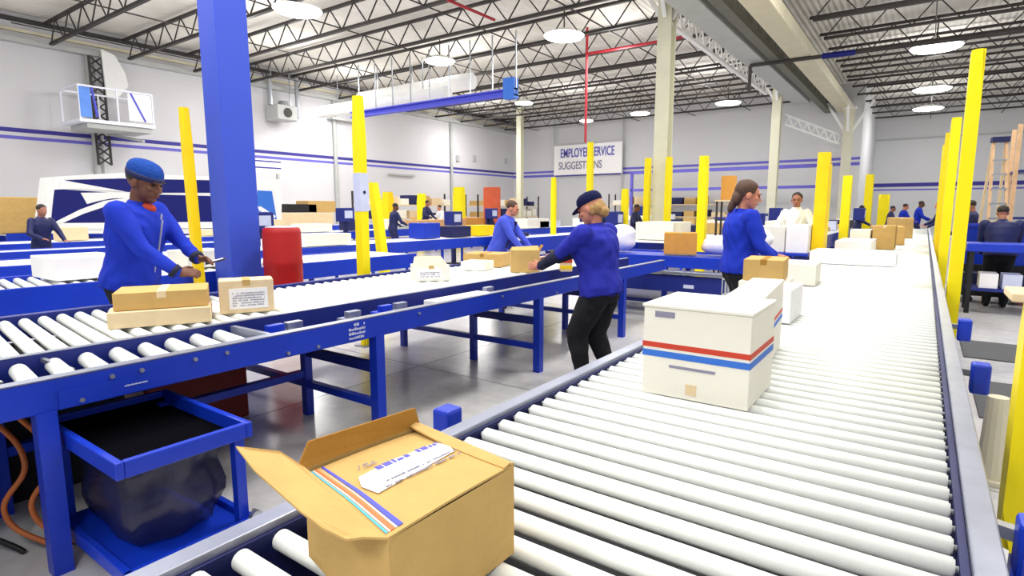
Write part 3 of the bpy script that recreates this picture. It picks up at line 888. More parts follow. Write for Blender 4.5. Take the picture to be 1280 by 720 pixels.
ypost(-6.33, 3.06, .085, .085, .0, 2.60, 'amber yellow guard post left of the blue column', 'yellow_o', lean=(-.012, -.012))
ypost(-1.36, 10.4, .17, .26, .0, 2.44, 'broad yellow guard post on the left rail of the right conveyor', 'yellow_o')
ypost(-1.40, 11.0, .15, .2, .0, 2.3, 'pale yellow guard post touching the broad one', 'yellow')
ypost(-1.86, 19.0, .22, .3, .0, 2.5, 'yellow guard post beyond the broad one, nearer of two', 'yellow')
ypost(-1.78, 25.5, .26, .3, .0, 2.85, 'yellow guard post beyond the broad one, farther of two', 'yellow')
ypost(-1.5, 30, .4, .4, .0, 2.2, 'small faint yellow post far behind the right conveyor', 'yellow')
p = at(737, 255, Y=16); ypost(p.x, 16, .16, .16, .0, at(737, 178, Y=16).z, 'tall thin yellow guard post behind the capped woman', 'yellow')
p = at(692, 255, Y=14); ypost(p.x, 14, .12, .12, .0, at(692, 222, Y=14).z, 'thin yellow guard post left of the capped woman', 'yellow')
p = at(781, 255, Y=15); ypost(p.x, 15, .16, .16, .0, at(783, 236, Y=15).z, 'short yellow guard post right of the capped woman', 'yellow')
p = at(878, 255, Y=13); ypost(p.x, 13, .18, .18, .0, at(881, 195, Y=13).z, 'yellow guard post behind the orange carton', 'yellow')
p = at(574, 255, Y=20); ypost(p.x, 20, .5, .3, .0, at(574, 234, Y=20).z, 'yellow guard post left of the orange pillar', 'yellow')
p = at(527, 255, Y=20); ypost(p.x, 20, .35, .3, .0, at(527, 242, Y=20).z, 'pale yellow guard post behind the two far workers', 'yellow')
p = at(485, 255, Y=15); ypost(p.x, 15, .35, .3, .0, at(490, 240, Y=15).z, 'amber guard post behind the far navy worker', 'yellow_o')
# yellow sleeves around the cream column
for sx, lab in ((-.33, 'yellow sleeve guard on the left of the cream column'), (.33, 'yellow sleeve guard on the right of the cream column')):
    ypost(-6.65 + sx, 16.9, .16, .2, 0, 3.1, lab, 'yellow')
p = at(615, 255, Y=19)
t = thing('orange_pillar', 'square orange red pillar behind the bending worker', 'pillar', (p.x, 19, 0))
bm = NB(); box(bm, -.3, .3, -.2, .2, 0, at(615, 234, Y=19).z, .02); link('body', bm, 'orange_pillar', t)
bm = NB(); box(bm, -.36, .36, -.26, .26, 0, .03); link('base_plate', bm, 'joist', t)

# ------------------------------------------------------------------ background conveyors
def bg_conv(x0, x1, y0, y1, lab, z=.85, m='blue', top='roller', roll=False, h=.22, rail='blue_dark'):
    t = thing('belt_conveyor' if not roll else 'roller_conveyor', lab, 'conveyor', group='background conveyors')
    if roll:
        rollers(t, (x0 + .09, x1 - .09), [y0 + .08 + .115 * i for i in range(int((y1 - y0 - .1) / .115))], z - .036, .036, -.12, 12)
        bm = NB(); box(bm, x0 + .06, x1 - .06, y0, y1, z - .2, z - .17); link('pan', bm, 'black', t)
    else:
        bm = NB(); box(bm, x0 + .05, x1 - .05, y0, y1, z - .05, z, .005); link('belt', bm, top, t)
    for a in (x0, x1 - .05):
        bm = NB(); box(bm, a, a + .05, y0, y1, z - h, z + .012, .004); link('side_rail', bm, m, t)
    y = y0 + .4
    while y < y1:
        for a in (x0 + .03, x1 - .08):
            bm = NB(); box(bm, a, a + .05, y - .025, y + .025, 0, z - .05); link('leg', bm, m, t)
        bm = NB(); box(bm, x0 + .08, x1 - .08, y - .02, y + .02, z - .55, z - .48); link('cross_brace', bm, m, t)
        y += 2.1
    return t
bg_conv(-7.7, -6.45, -2.0, 3.95, 'blue roller conveyor directly behind the beanie worker', roll=True)
bg_conv(-7.75, -6.5, 4.2, 6.5, 'short blue conveyor right of the red drum', h=.2)
bg_conv(-10.4, -9.1, -3, 14, 'second blue conveyor line behind the beanie worker')
bg_conv(-12.9, -12.1, -2, 9, 'narrow blue conveyor in front of the emblem trailer', h=.3, top='pale')
bg_conv(-16.4, -14.9, 3, 24, 'third blue conveyor line across the hall')
bg_conv(-22.7, -21.4, 5, 30, 'farthest blue conveyor line near the left wall', h=.5)
bg_conv(-12.6, -11.6, 15.5, 34, 'blue conveyor in the far middle of the hall', h=.4)
bg_conv(-8.9, -7.9, 11.6, 32, 'blue conveyor behind the capped woman', h=.35)
bg_conv(-3.2, -2.1, 12.5, 33, 'blue conveyor left of the right conveyor in the distance', h=.35)
bg_conv(1.1, 2.4, 19.5, 30, 'dark blue conveyor in the right aisle', h=.5)
bg_conv(-5.6, -4.4, 12.5, 33, 'blue conveyor beyond the orange carton', h=.35)

# cross conveyor carrying the orange carton (runs across)
cc = thing('cross_conveyor', 'blue two-tier cross conveyor carrying the orange carton', 'conveyor', (0, 0, 0))
xa, xb = -4.35, -1.75
bm = NB(); box(bm, xa, xb, 8.25, 8.31, .70, .87, .006); link('front_beam', bm, 'blue', cc)
bm = NB(); box(bm, xa, xb, 9.3, 9.36, .70, .87, .006); link('rear_beam', bm, 'blue', cc)
bm = NB(); box(bm, xa, xb, 8.31, 9.3, .80, .845); link('deck_plate', bm, 'blue', cc)
bm = NB(); box(bm, xa + .05, xb - .4, 8.05, 8.24, .62, .67, .005); link('lower_shelf_edge', bm, 'steel', cc)
bm = NB(); box(bm, xa + .05, xb - .3, 8.1, 8.2, .36, .60, .006); link('lower_beam', bm, 'blue_dark', cc)
bm = NB(); box(bm, xa, xb, 8.3, 9.2, .14, .2); link('bottom_shelf', bm, 'blue_dark', cc)
for x in (xa + .05, -3.1, xb - .06):
    for y in (8.28, 9.33):
        bm = NB(); box(bm, x - .035, x + .035, y - .03, y + .03, 0, .7); link('leg', bm, 'blue', cc)
bm = NB(); box(bm, -3.9, -3.74, 8.09, 8.098, .5, .54); box(bm, -2.75, -2.6, 8.09, 8.098, .43, .48); link('label', bm, 'pale', cc)
carton('brown_carton', 'orange brown carton on the blue cross conveyor', -3.05, 8.75, .872, .48, .34, .33, math.radians(20), 'card_or', 'card')
for i, (x, y, w_, h_, lab) in enumerate(((-4.1, 8.9, .5, .45, 'white sack standing left of the orange carton'), (-2.45, 8.95, .7, .3, 'pale sack heaped right of the orange carton'),
                                    (-2.0, 9.0, .45, .45, 'white sack behind the woman in violet'))):
    bm = NB(); ell(bm, (0, 0, h_ * .48), (w_ / 2, .22, h_ * .5), sub=3)
    for v in bm.verts:
        v.co.z = max(v.co.z, 0); v.co += v.normal * .0
        v.co.x *= 1 + .12 * math.sin(v.co.z * 22 + i); v.co.y *= 1 + .1 * math.sin(v.co.x * 17)
    tag(link('mail_sack', bm, 'paper', smooth=True, loc=(x, y, .872 if i else .872)), lab, 'sack', 'pale sacks on the cross conveyor')
# rack of baskets below near cross conveyor
t = thing('wire_basket', 'grey plastic basket hanging at the right end of the cross conveyor', 'basket', (-1.98, 7.85, .42))
bm = NB(); box(bm, -.14, .14, -.1, .1, 0, .012)
for k in range(8):
    box(bm, -.14 + k * .038, -.128 + k * .038, -.1, -.09, 0, .22); box(bm, -.14 + k * .038, -.128 + k * .038, .09, .1, 0, .22)
box(bm, -.14, .14, -.105, -.095, .21, .23); box(bm, -.14, .14, .095, .105, .21, .23)
link('body', bm, 'greyduct', t)
bm = NB(); box(bm, -.012, .012, -.012, .012, -.42, 0); link('stand', bm, 'steel', t)

# parcels on the background conveyors (individual)
def bgbox(px, py, X, w, d, h, m, lab, z=.865, cat='carton', name='carton', rz=0., grp='cartons on the background conveyors'):
    p = at(px, py, X=X)
    return carton(name, lab, X, p.y, z, w, d, h, rz, m, None, grp, cat)
bgbox(98, 330, -7.1, .7, .6, .22, 'paper', 'white printed parcel left of the beanie worker on the second line', name='parcel', cat='parcel')
bgbox(248, 320, -7.2, .5, .5, .2, 'whitebox', 'white carton between amber post and beanie worker')
bgbox(393, 305, -9.6, .6, 1.3, .22, 'whitebox', 'white heap of mail right of the red drum', name='parcel', cat='parcel')
bgbox(355, 311, -9.5, .5, .6, .16, 'paper', 'low white parcel just right of the red drum', name='parcel', cat='parcel')
bgbox(505, 285, -15.5, .8, 1.6, .14, 'greyduct', 'flat grey parcel beside the tan one on the third line', name='parcel', cat='parcel')
bgbox(545, 283, -15.2, .8, 2.6, .30, 'label_or', 'long tan parcel lying on the third line', name='parcel', cat='parcel')
bgbox(585, 283, -15.2, .8, 1.2, .36, 'card_or', 'orange tan parcel next to the long tan one', name='parcel', cat='parcel')
bgbox(375, 262, -22.0, 1.1, 2.6, .55, 'card_pale', 'pale wide carton pile base near the trailer')
bgbox(395, 255, -22.0, .9, 1.4, .5, 'card', 'brown carton on the pale wide carton near the trailer', z=1.43)
bgbox(370, 252, -22.0, .9, 1.4, .35, 'black', 'black crate beside the brown carton near the trailer', z=1.43, cat='crate', name='crate')
bgbox(15, 250, -22.0, 1.1, 1.3, 1.05, 'card', 'brown cartons far left on the last line')
bgbox(640, 283, -8.6, .5, .8, .1, 'navy', 'navy flat tote behind the bending worker', cat='tote', name='tote')
bgbox(680, 275, -12.1, .6, 1.5, .25, 'pale', 'pale blue tote left of the thin yellow post', cat='tote', name='tote')
bgbox(665, 271, -12.1, .6, 1.5, .35, 'whitebox', 'white carton farther left of the thin yellow post')
bgbox(800, 275, -8.6, .9, 1.5, .45, 'paper', 'white parcel stack right of the capped woman', name='parcel', cat='parcel')
bgbox(770, 290, -8.6, .9, .9, .35, 'whitebox', 'white carton right behind the capped woman')
bgbox(850, 262, -5.0, .8, 1.6, .3, 'navy', 'navy tote above the orange carton', cat='tote', name='tote')
bgbox(905, 275, -5.0, .9, 1.2, .35, 'paper', 'white flat parcel left of the woman in violet', name='parcel', cat='parcel')
bgbox(830, 275, -5.0, .9, 1.2, .4, 'whitebox', 'white carton behind the cream column base')
bgbox(985, 285, -2.65, .8, 1.2, .42, 'whitebox', 'white wide carton in front of the dark-haired man')
bgbox(1000, 278, -2.65, .8, .9, .32, 'paper', 'white parcel with print before the dark-haired man', name='parcel', cat='parcel')
bgbox(1050, 275, -2.65, .8, 1.8, .28, 'navy', 'navy tote left of the pair of far yellow posts', cat='tote', name='tote')
bgbox(1066, 276, -2.65, .7, 1.6, .26, 'blue_dark', 'blue tote between the far yellow posts', cat='tote', name='tote')
bgbox(1058, 280, -2.65, .7, .8, .3, 'whitebox', 'white carton between the far yellow posts')

# small table with white cartons in front of the dark-haired person
t = thing('side_table', 'small blue table with white cartons left of the right conveyor', 'table', (-1.86, 10.25, 0))
bm = NB(); box(bm, -.5, .42, -.3, .3, .82, .865, .006); link('table_top', bm, 'blue', t)
for sx in (-.46, .38):
    for sy in (-.26, .26):
        bm = NB(); box(bm, sx - .025, sx + .025, sy - .025, sy + .025, 0, .82); link('leg', bm, 'blue_dark', t)
bm = NB(); box(bm, -.46, .38, -.31, -.302, .6, .8); link('skirt', bm, 'blue_dark', t)
carton('white_carton', 'wide white carton on the small blue table hiding the dark-haired person', -2.05, 10.25, .867, .5, .4, .42, 0, 'whitebox', None)
carton('white_carton', 'narrower white carton with print on the right of the small blue table', -1.62, 10.22, .867, .32, .4, .45, 0, 'paper', None)

# parcels, totes and trays scattered along the background conveyors
rnd_ = random.Random(77)
KINDS = (('carton', 'carton', 'white', 'whitebox'), ('carton', 'carton', 'tan', 'card_pale'), ('carton', 'carton', 'brown', 'card'), ('tote', 'tote', 'navy', 'navy'),
         ('tote', 'tote', 'blue', 'blue'), ('parcel', 'parcel', 'white', 'paper'), ('tray', 'tray', 'pale blue', 'pale'), ('parcel', 'parcel', 'amber', 'yellow_o'))
def scatter(X, y0, y1, wmax, line, n):
    cnt = {}
    step = (y1 - y0) / n
    for i in range(n):
        nm, cat, colr, mt_ = rnd_.choice(KINDS)
        k_ = cnt.get((nm, colr), 0); cnt[(nm, colr)] = k_ + 1
        w_ = rnd_.uniform(.35, wmax); d_ = min(step * .7, rnd_.uniform(.4, 1.1)); h_ = rnd_.uniform(.12, .42)
        t = carton(nm, '%s %s on the %s, %s such from near' % (colr, nm, line, ORD[k_]), X + rnd_.uniform(-.08, .08), y0 + step * (i + .5), .866, w_, d_, h_, rnd_.uniform(-.08, .08), mt_, None, 'goods on the ' + line, cat)
scatter(-9.75, 9.6, 13.6, .8, 'second conveyor line', 4)
scatter(-15.65, 4, 15, .9, 'third conveyor line', 7)
scatter(-15.65, 20.5, 24, .9, 'far end of the third conveyor line', 3)
scatter(-12.1, 21.5, 33, .6, 'far middle conveyor', 10)
scatter(-8.4, 19, 31.5, .6, 'conveyor behind the capped woman', 11)
scatter(-5.0, 16.5, 32.5, .7, 'conveyor beyond the orange carton', 13)
scatter(-2.65, 18.5, 32.5, .6, 'conveyor left of the right conveyor', 10)
scatter(1.75, 20, 29.5, .9, 'dark blue conveyor in the right aisle', 7)
scatter(-22.05, 20.5, 29.5, .9, 'farthest conveyor line', 8)
# blue control stands
for i, (x, y, h_) in enumerate(((-11.0, 12.5, 1.5), (-13.7, 17.8, 1.6), (-10.2, 19.0, 1.5), (-6.9, 14.5, 1.5), (-3.7, 17.0, 1.45), (-10.6, 25, 1.7), (-3.7, 19, 1.6), (-1.75, 22, 1.6), (-12.0, 7.2, 1.5), (-13.9, 11.0, 1.6))):
    t = thing('control_stand', 'navy control stand with small screen between background conveyors, %s of ten' % ORD[i], 'control stand', (x, y, 0), 0, 'navy control stands')
    bm = NB(); box(bm, -.05, .05, -.05, .05, 0, h_ - .35); link('pole', bm, 'navy', t)
    bm = NB(); box(bm, -.16, .16, -.22, .22, h_ - .4, h_, .02); link('cabinet', bm, 'blue_dark', t)
    bm = NB(); box(bm, .16, .168, -.14, .14, h_ - .3, h_ - .08); link('screen', bm, 'pale', t)
    bm = NB(); box(bm, -.18, .18, -.18, .18, 0, .03, .006); link('foot', bm, 'black', t)

# shelf that carries the tall orange carton
def rack(x, y, L, D, levels, H, lab, m='joist', shelf='card_pale', rz=0., boxes=True, seed=0, blabel='', bgroup='', box_m=('card', 'card_pale', 'whitebox', 'navy')):
    t = thing('storage_rack', lab, 'rack', (x, y, 0), rz)
    for sx in (-L / 2, L / 2):
        for sy in (-D / 2, D / 2):
            bm = NB(); box(bm, sx - .04, sx + .04, sy - .04, sy + .04, 0, H); link('upright', bm, m, t)
    rnd = random.Random(seed)
    for k in range(levels):
        z = .3 + (H - .3) * k / levels
        bm = NB(); box(bm, -L / 2, L / 2, -D / 2, D / 2, z, z + .05); link('shelf', bm, shelf, t)
        if boxes:
            s = -L / 2 + .25
            idx = 0
            c, s_ = math.cos(rz), math.sin(rz)
            while s < L / 2 - .5:
                w_ = rnd.uniform(.4, .8); h_ = rnd.uniform(.25, (H - .3) / levels - .18)
                lx = s + w_ / 2
                if rnd.random() < .85 and lx + w_ / 2 < L / 2 - .08:
                    mm_ = rnd.choice(box_m)
                    nm = {'card': 'brown', 'card_pale': 'tan', 'whitebox': 'white', 'navy': 'navy', 'darkred': 'dark red', 'pale': 'pale blue'}[mm_]
                    sh = 'bottom' if k == 0 else ('top' if k == levels - 1 else 'middle')
                    if levels > 3 and 0 < k < levels - 1: sh = ('lower middle', 'upper middle')[min(k - 1, 1)]
                    carton('carton', '%s carton %s on the %s shelf, %s along' % (nm, blabel, sh, ORD[idx]), x + lx * c, y + lx * s_, z + .05, w_, D * .8, h_, rz, mm_, None, bgroup)
                s += w_ + rnd.uniform(.03, .25); idx += 1
    return t
rack(-23.5, 23, 7, 1.0, 3, 2.5, 'long storage rack of tan cartons near the left wall, nearer of two', rz=PI / 2, seed=3, blabel='of the nearer wall rack', bgroup='cartons on the nearer wall rack')
rack(-23.5, 32, 7, 1.0, 3, 2.5, 'long storage rack of tan cartons near the left wall, farther of two', rz=PI / 2, seed=5, blabel='of the farther wall rack', bgroup='cartons on the farther wall rack')
rack(-13.5, 36.3, 8, 1.0, 3, 2.6, 'storage rack of cartons before the back wall', seed=8, blabel='of the back wall rack', bgroup='cartons on the back wall rack')
t = thing('tall_stand', 'tall slim stand carrying the upright orange carton behind the yellow post', 'stand', (-3.86, 14.3, 0))
for sx in (-.2, .2):
    for sy in (-.2, .2):
        bm = NB(); box(bm, sx - .02, sx + .02, sy - .02, sy + .02, 0, 1.74); link('leg', bm, 'joist', t)
bm = NB(); box(bm, -.25, .25, -.25, .25, 1.74, 1.78); link('top_plate', bm, 'card_pale', t)
bm = NB(); box(bm, -.22, .22, -.22, .22, .8, .83); link('shelf', bm, 'card_pale', t)
carton('brown_carton', 'upright orange brown carton on the tall slim stand behind the yellow post', -3.86, 14.3, 1.782, .28, .3, .56, 0, 'card_or', None)
p = at(1262, 262, Y=17)
rack(2.5, 17.5, 1.9, 1.1, 3, 3.4, 'tall crowded rack of goods at the right edge of the hall', m='wood', shelf='blue_dark', seed=14, blabel='of the rack at the right edge', bgroup='goods on the right rack', box_m=('card', 'darkred', 'whitebox', 'navy', 'pale'))

# step ladder by the rack
t = thing('step_ladder', 'tall pale orange platform ladder leaning before the right rack', 'ladder', (1.12, 15.4, 0), .1)
for s in (-.17, .17):
    bm = NB(); bar(bm, (s, -.9, 0), (s * .6, 0, 2.9), .05, .05); link('rail', bm, 'wood', t)
    bm = NB(); bar(bm, (s, .5, 0), (s * .6, .05, 2.85), .045, .04); link('rear_rail', bm, 'card_pale', t)
for k in range(9):
    f = (k + .7) / 10
    bm = NB(); w_ = .17 * (1 - .4 * f); box(bm, -w_, w_, -.9 + .9 * f - .05, -.9 + .9 * f + .07, 2.9 * f, 2.9 * f + .03); link('step', bm, 'steel', t)
bm = NB(); box(bm, -.14, .14, -.1, .12, 2.9, 3.0); link('top_cap', bm, 'navy', t)

# blue tote bins in the right aisle
def tote(x, y, w, d, z0, z1, lab, m='blue', rz=0.):
    t = thing('tote_bin', lab, 'bin', (x, y, 0), rz, 'blue tote bins in the right aisle')
    bm = NB(); v = []
    for z, k, r in ((z0, .85, 0), (z1, 1, 0), (z1, .92, 0), (z0 + .05, .78, 0)):
        v.append([bm.verts.new((sx * w / 2 * k, sy * d / 2 * k, z)) for sx, sy in ((-1, -1), (1, -1), (1, 1), (-1, 1))])
    for a, b in zip(v, v[1:]):
        for i in range(4):
            bm.faces.new((a[i], a[(i + 1) % 4], b[(i + 1) % 4], b[i]))
    bm.faces.new(v[0]); bm.faces.new(v[-1])
    link('tub', bm, m, t)
    bm = NB()
    for sx in (-1, 1):
        for sy in (-1, 1):
            box(bm, sx * w * .38 - .02, sx * w * .38 + .02, sy * d * .38 - .02, sy * d * .38 + .02, .08, z0)
            cone(bm, (sx * w * .38, sy * d * .38 - .02, .06), .06, (sx * w * .38, sy * d * .38 + .02, .06), .06, 12)
    box(bm, -w * .4, w * .4, -d * .4, d * .4, .18, .22)
    link('trolley_frame', bm, 'black', t)
    bm = NB()
    for sy in (-1, 1):
        box(bm, -w / 2 - .02, w / 2 + .02, sy * d / 2 - .02, sy * d / 2 + .02, z1 - .04, z1 + .01)
    for sx in (-1, 1):
        box(bm, sx * w / 2 - .02, sx * w / 2 + .02, -d / 2 + .02, d / 2 - .02, z1 - .04, z1 + .01)
    link('rim', bm, m, t)
    return t
tote(.92, 13.75, .75, .8, .55, 1.28, 'blue tote bin on a trolley beside the tall yellow posts')
tote(1.75, 12.95, 1.1, .6, .62, 1.33, 'blue tote bin on a trolley at the right edge of the aisle')
tb = thing('packing_table', 'blue topped packing table across the right aisle before the dark figure', 'table', (1.55, 11.3, 0))
bm = NB(); box(bm, -1.0, 1.0, -.35, .3, .93, 1.05, .01); link('table_top', bm, 'blue', tb)
bm = NB(); box(bm, -.95, .95, -.3, .25, .34, .38); link('shelf', bm, 'blue_dark', tb)
for sx in (-.93, .93):
    for sy in (-.3, .25):
        bm = NB(); box(bm, sx - .03, sx + .03, sy - .03, sy + .03, 0, .93); link('leg', bm, 'black', tb)
for k, (x, m_, lab) in enumerate(((.85, 'paper', 'white carton on the lower shelf of the packing table, left end'), (1.12, 'pale', 'pale tote on the lower shelf of the packing table'), (2.15, 'card_pale', 'tan carton on the lower shelf of the packing table, right end'))):
    carton('carton', lab, x, 11.25, .382, .22, .4, .22, 0, m_, None, 'goods under the packing table')
t = thing('low_dolly', 'black low dolly loaded with navy and white goods behind the blue packing table', 'dolly', (1.55, 12.45, 0))
bm = NB(); box(bm, -1.0, 1.0, -.22, .22, .12, .2, .01); link('deck', bm, 'black', t)
bm = NB(); box(bm, -1.0, 1.0, .17, .22, .2, .62); link('back_board', bm, 'black', t)
for sx in (-.85, .85):
    for sy in (-.17, .17):
        bm = NB(); cone(bm, (sx, sy - .02, .06), .06, (sx, sy + .02, .06), .06, 14); link('wheel', bm, 'black', t)
for k, (x, m_, w_, h_, lab) in enumerate(((.75, 'navy', .32, .3, 'navy tote on the left end of the low dolly'), (1.5, 'navy', .3, .26, 'navy tote in the middle of the low dolly'),
                                        (1.9, 'whitebox', .34, .22, 'white carton on the low dolly'), (2.3, 'blue_dark', .3, .34, 'dark blue tote on the right end of the low dolly'))):
    carton('tote' if k != 2 else 'carton', lab, x, 12.4, .202, w_, .3, h_, 0, m_, None, 'goods on the low dolly', 'tote' if k != 2 else 'carton')
t = thing('floor_bollard', 'short pale green bollard beside the right rail', 'bollard', (.42, 4.15, 0))
bm = NB(); cone(bm, (0, 0, 0), .07, (0, 0, .5), .05, 14); link('body', bm, 'beige', t); bm = NB(); box(bm, -.1, .1, -.1, .1, 0, .03, .005); link('foot', bm, 'beige', t)

# ------------------------------------------------------------------ emblem trailer
tr_ = thing('emblem_trailer', 'white trailer with navy panel and white eagle swoosh near the left wall', 'trailer')
XT = -18.8
def tp(px, py, dx=0.):
    return at(px, py, X=XT + dx)
fr = [tp(57, 292), tp(66, 221), tp(150, 216), tp(352, 224), tp(352, 292)]
bm = NB(); poly(bm, fr, (-1, 0, 0), 1.0); link('body', bm, 'white', tr_)
pn = NB(); poly(pn, [tp(63, 286, .01), tp(68, 236, .01), (tp(158, 242, .01)), tp(300, 246, .01), tp(300, 286, .01)], (-1, 0, 0), .012); link('panel_base', pn, 'navy_print', tr_)
pn = NB(); poly(pn, [tp(80, 225, .01), tp(160, 241, .01), tp(300, 241, .01), tp(300, 226, .01), tp(150, 223, .01)], (-1, 0, 0), .012); link('panel_top', pn, 'navy_print', tr_)
def em(pts, name='emblem_swoosh', m_='white', d=.03):
    b = NB(); poly(b, [tp(x, y, d) for x, y in pts], (-1, 0, 0), .018); link(name, b, m_, tr_)
em([(101, 241), (165, 240), (168, 247), (140, 248), (124, 251), (109, 255)])
em([(66, 280), (72, 276), (100, 262), (130, 251), (168, 246), (168, 251), (135, 257), (105, 267), (78, 279)])
em([(62, 279), (300, 277), (300, 285), (61, 287)], 'emblem_bar')
em([(60, 235), (75, 235), (75, 227), (100, 229), (160, 240), (100, 236), (68, 237), (61, 288), (57, 290)], 'emblem_frame')
# right part beyond the column
em([(322, 238), (340, 239), (348, 285), (322, 285)], 'side_panel', 'azure', .02)
em([(322, 258), (326, 258), (345, 270), (343, 273), (324, 263)], 'side_swoosh')
em([(325, 270), (340, 273), (336, 280), (326, 282)], 'side_swoosh')
for px in (100, 330):
    q = tp(px, 300); bm = NB(); cone(bm, (XT - .3, q.y, .45), .45, (XT - .05, q.y, .45), .45, 20); link('wheel', bm, 'black', tr_)
bm = NB(); q0, q1 = tp(60, 300).y, tp(350, 300).y; box(bm, XT - .9, XT - .1, q0 + .3, q1 - .3, .5, .75); link('chassis', bm, 'joist', tr_)

# ------------------------------------------------------------------ things on and near the left wall
# lift basket on the wall mast
p = at(137, 155, X=-25.6)
t = thing('lift_basket', 'blue and white work platform basket hung high on the left wall', 'lift platform', (-25.6, p.y, p.z), 0)
bm = NB(); box(bm, -.9, .9, -1.25, 1.25, -.12, 0, .01); link('floor_plate', bm, 'lift_white', t)
bm = NB()
for x in (-.86, .86):
    bar(bm, (x, -1.2, 1.15), (x, 1.2, 1.15), .06)
for y in (-1.2, 1.2):
    bar(bm, (-.86, y, 1.15), (.86, y, 1.15), .06)
for y in (-1.2, 0, 1.2):
    for x in (-.86, .86):
        bar(bm, (x, y, 0), (x, y, 1.15), .05)
link('guard_rail', bm, 'lift_white', t)
bm = NB(); box(bm, .87, .89, -1.2, -.85, .05, 1.1); link('side_panel', bm, 'lift_blue', t)
bm = NB(); box(bm, .87, .89, .35, 1.15, .1, 1.1); link('mesh_panel', bm, 'lift_white', t)
bm = NB(); bar(bm, (.9, .9, .1), (.9, .45, 1.1), .05); link('strut', bm, 'violet', t)
bm = NB(); bar(bm, (.9, -.7, .1), (.9, -.8, 1.1), .06); link('strut', bm, 'violet', t)
bm = NB(); box(bm, -.8, .8, -1.0, 1.15, -.3, -.13); bar(bm, (-.8, .2, -.3), (.6, .9, -.6), .1); link('under_carriage', bm, 'greyduct', t)
# lattice mast
p = at(120, 90, X=-26.6)
t = thing('lattice_mast', 'grey lattice mast on the left wall behind the lift basket', 'mast', (-26.55, p.y, 3.3))
H_ = 4.1
bm = NB()
for y in (-.22, .22):
    bar(bm, (0, y, 0), (0, y, H_), .07)
for k in range(12):
    z = k * H_ / 12; bar(bm, (0, -.22, z), (0, .22, z + H_ / 12), .05); bar(bm, (0, .22, z), (0, -.22, z + H_ / 12), .05)
link('frame', bm, 'joist', t)
# fan-shaped white dish
p = at(142, 95, X=-26.4)
t = thing('wall_fin', 'white curved fin above the lift basket on the left wall', 'fin', (-26.5, p.y, p.z))
bm = NB(); poly(bm, [(0, -.35, .95), (0, .1, .8), (0, .42, .2), (0, .5, -.3), (0, .15, -.75), (0, -.3, -.85)], (1, 0, 0), .1); link('blade', bm, 'white', t)
# hvac unit
p = at(355, 135, X=-26.0)
t = thing('ventilation_unit', 'grey ventilation unit with pipes hanging high on the left wall', 'ventilation unit', (-26.2, p.y, p.z))
bm = NB(); box(bm, -.5, .5, -.55, .55, -.6, .1, .04); link('housing', bm, 'greyduct', t)
bm = NB(); cone(bm, (0, -.6, .1), .12, (0, -.6, 1.5), .12, 12); cone(bm, (0, .1, .1), .3, (0, .1, .35), .22, 14); cone(bm, (0, .9, -.4), .1, (0, .9, 1.6), .1, 12); bar(bm, (0, .5, -.3), (0, .95, -.3), .1); link('pipes', bm, 'steel', t)
bm = NB(); cone(bm, (.5, .0, -.25), .22, (.54, .0, -.25), .22, 20); link('fan_grille', bm, 'joist', t)
bm = NB(); bar(bm, (0, -.5, 1.5), (0, -.5, 3.0), .05); bar(bm, (0, .5, 0), (0, .5, 3.0), .05); link('hanger', bm, 'steel', t)
# wall brackets shelf
bm = NB(); p = at(430, 152, X=-26.8); box(bm, XW, XW + .5, p.y - 1.0, p.y + 1.2, p.z, p.z + .1); tag(link('wall_shelf', bm, 'greyduct'), 'thin grey bracket shelf on the left wall at the first crane rail', 'shelf')
for i, (px, py) in enumerate(((572, 198), (593, 198), (632, 201))):
    p = at(px, py, X=XW + .05); bm = NB(); box(bm, XW, XW + .12, p.y - .14, p.y + .14, p.z - .2, p.z + .2, .02)
    tag(link('wall_box', bm, 'greyduct'), 'small grey box on the left wall above the stripe, %s from the left' % ORD[i], 'electrical box', 'wall boxes')
p = at(502, 219, X=XW + .05); bm = NB(); box(bm, XW, XW + .15, p.y - 1.1, p.y + 1.1, p.z - .05, p.z + .08, .01); tag(link('wall_rail', bm, 'greyduct'), 'short horizontal grey rail below the stripe on the left wall', 'rail')
# low signboards right of the blue column
p0, p1 = at(322, 200, X=-24), at(350, 202, X=-24)
t = thing('overhead_signboard', 'white gantry board with dark edges right of the blue column', 'signboard', (-24, p0.y, 0))
bm = NB(); box(bm, -.05, .05, -1.5, p1.y - p0.y, p0.z - .55, p0.z + .05); link('board', bm, 'white', t)
for z in (0, -.28):
    bm = NB(); box(bm, .05, .06, -1.5, p1.y - p0.y, p0.z + z - .06, p0.z + z); link('dark_edge', bm, 'stripe_navy', t)
bm = NB(); box(bm, -.05, .05, p1.y - p0.y - .2, p1.y - p0.y - .1, 0, p0.z - .55); link('post', bm, 'greyduct', t)

# white ducts and blue crane beam
for i, (a, b, r_, lab) in enumerate((((452, 126), (590, 99), .32, 'upper white round duct left of the hall centre'), ((400, 138), (560, 118), .26, 'lower white round duct starting near the ventilation unit'))):
    Yd = 18.0 - i * .8
    q0, q1 = at(*a, Y=Yd), at(*b, Y=Yd); q1.z = q0.z = (q0.z + q1.z) / 2
    bm = NB(); cone(bm, q0, r_, q1, r_, 18)
    t = link('air_duct', bm, 'white', smooth=False); tag(t, lab, 'duct', 'white round ducts')
    for k in range(3):
        q = q0.lerp(q1, (k + .5) / 3); bm = NB(); bar(bm, q + Vector((0, 0, r_)), (q.x, q.y, 7.5), .03); link('hanger', bm, 'steel', t)
q0, q1 = at(450, 147, Y=16.5), at(645, 119, Y=16.5); z_ = (q0.z + q1.z) / 2
t = thing('crane_beam', 'long blue crane beam under the roof left of centre', 'beam', (0, 16.5, z_))
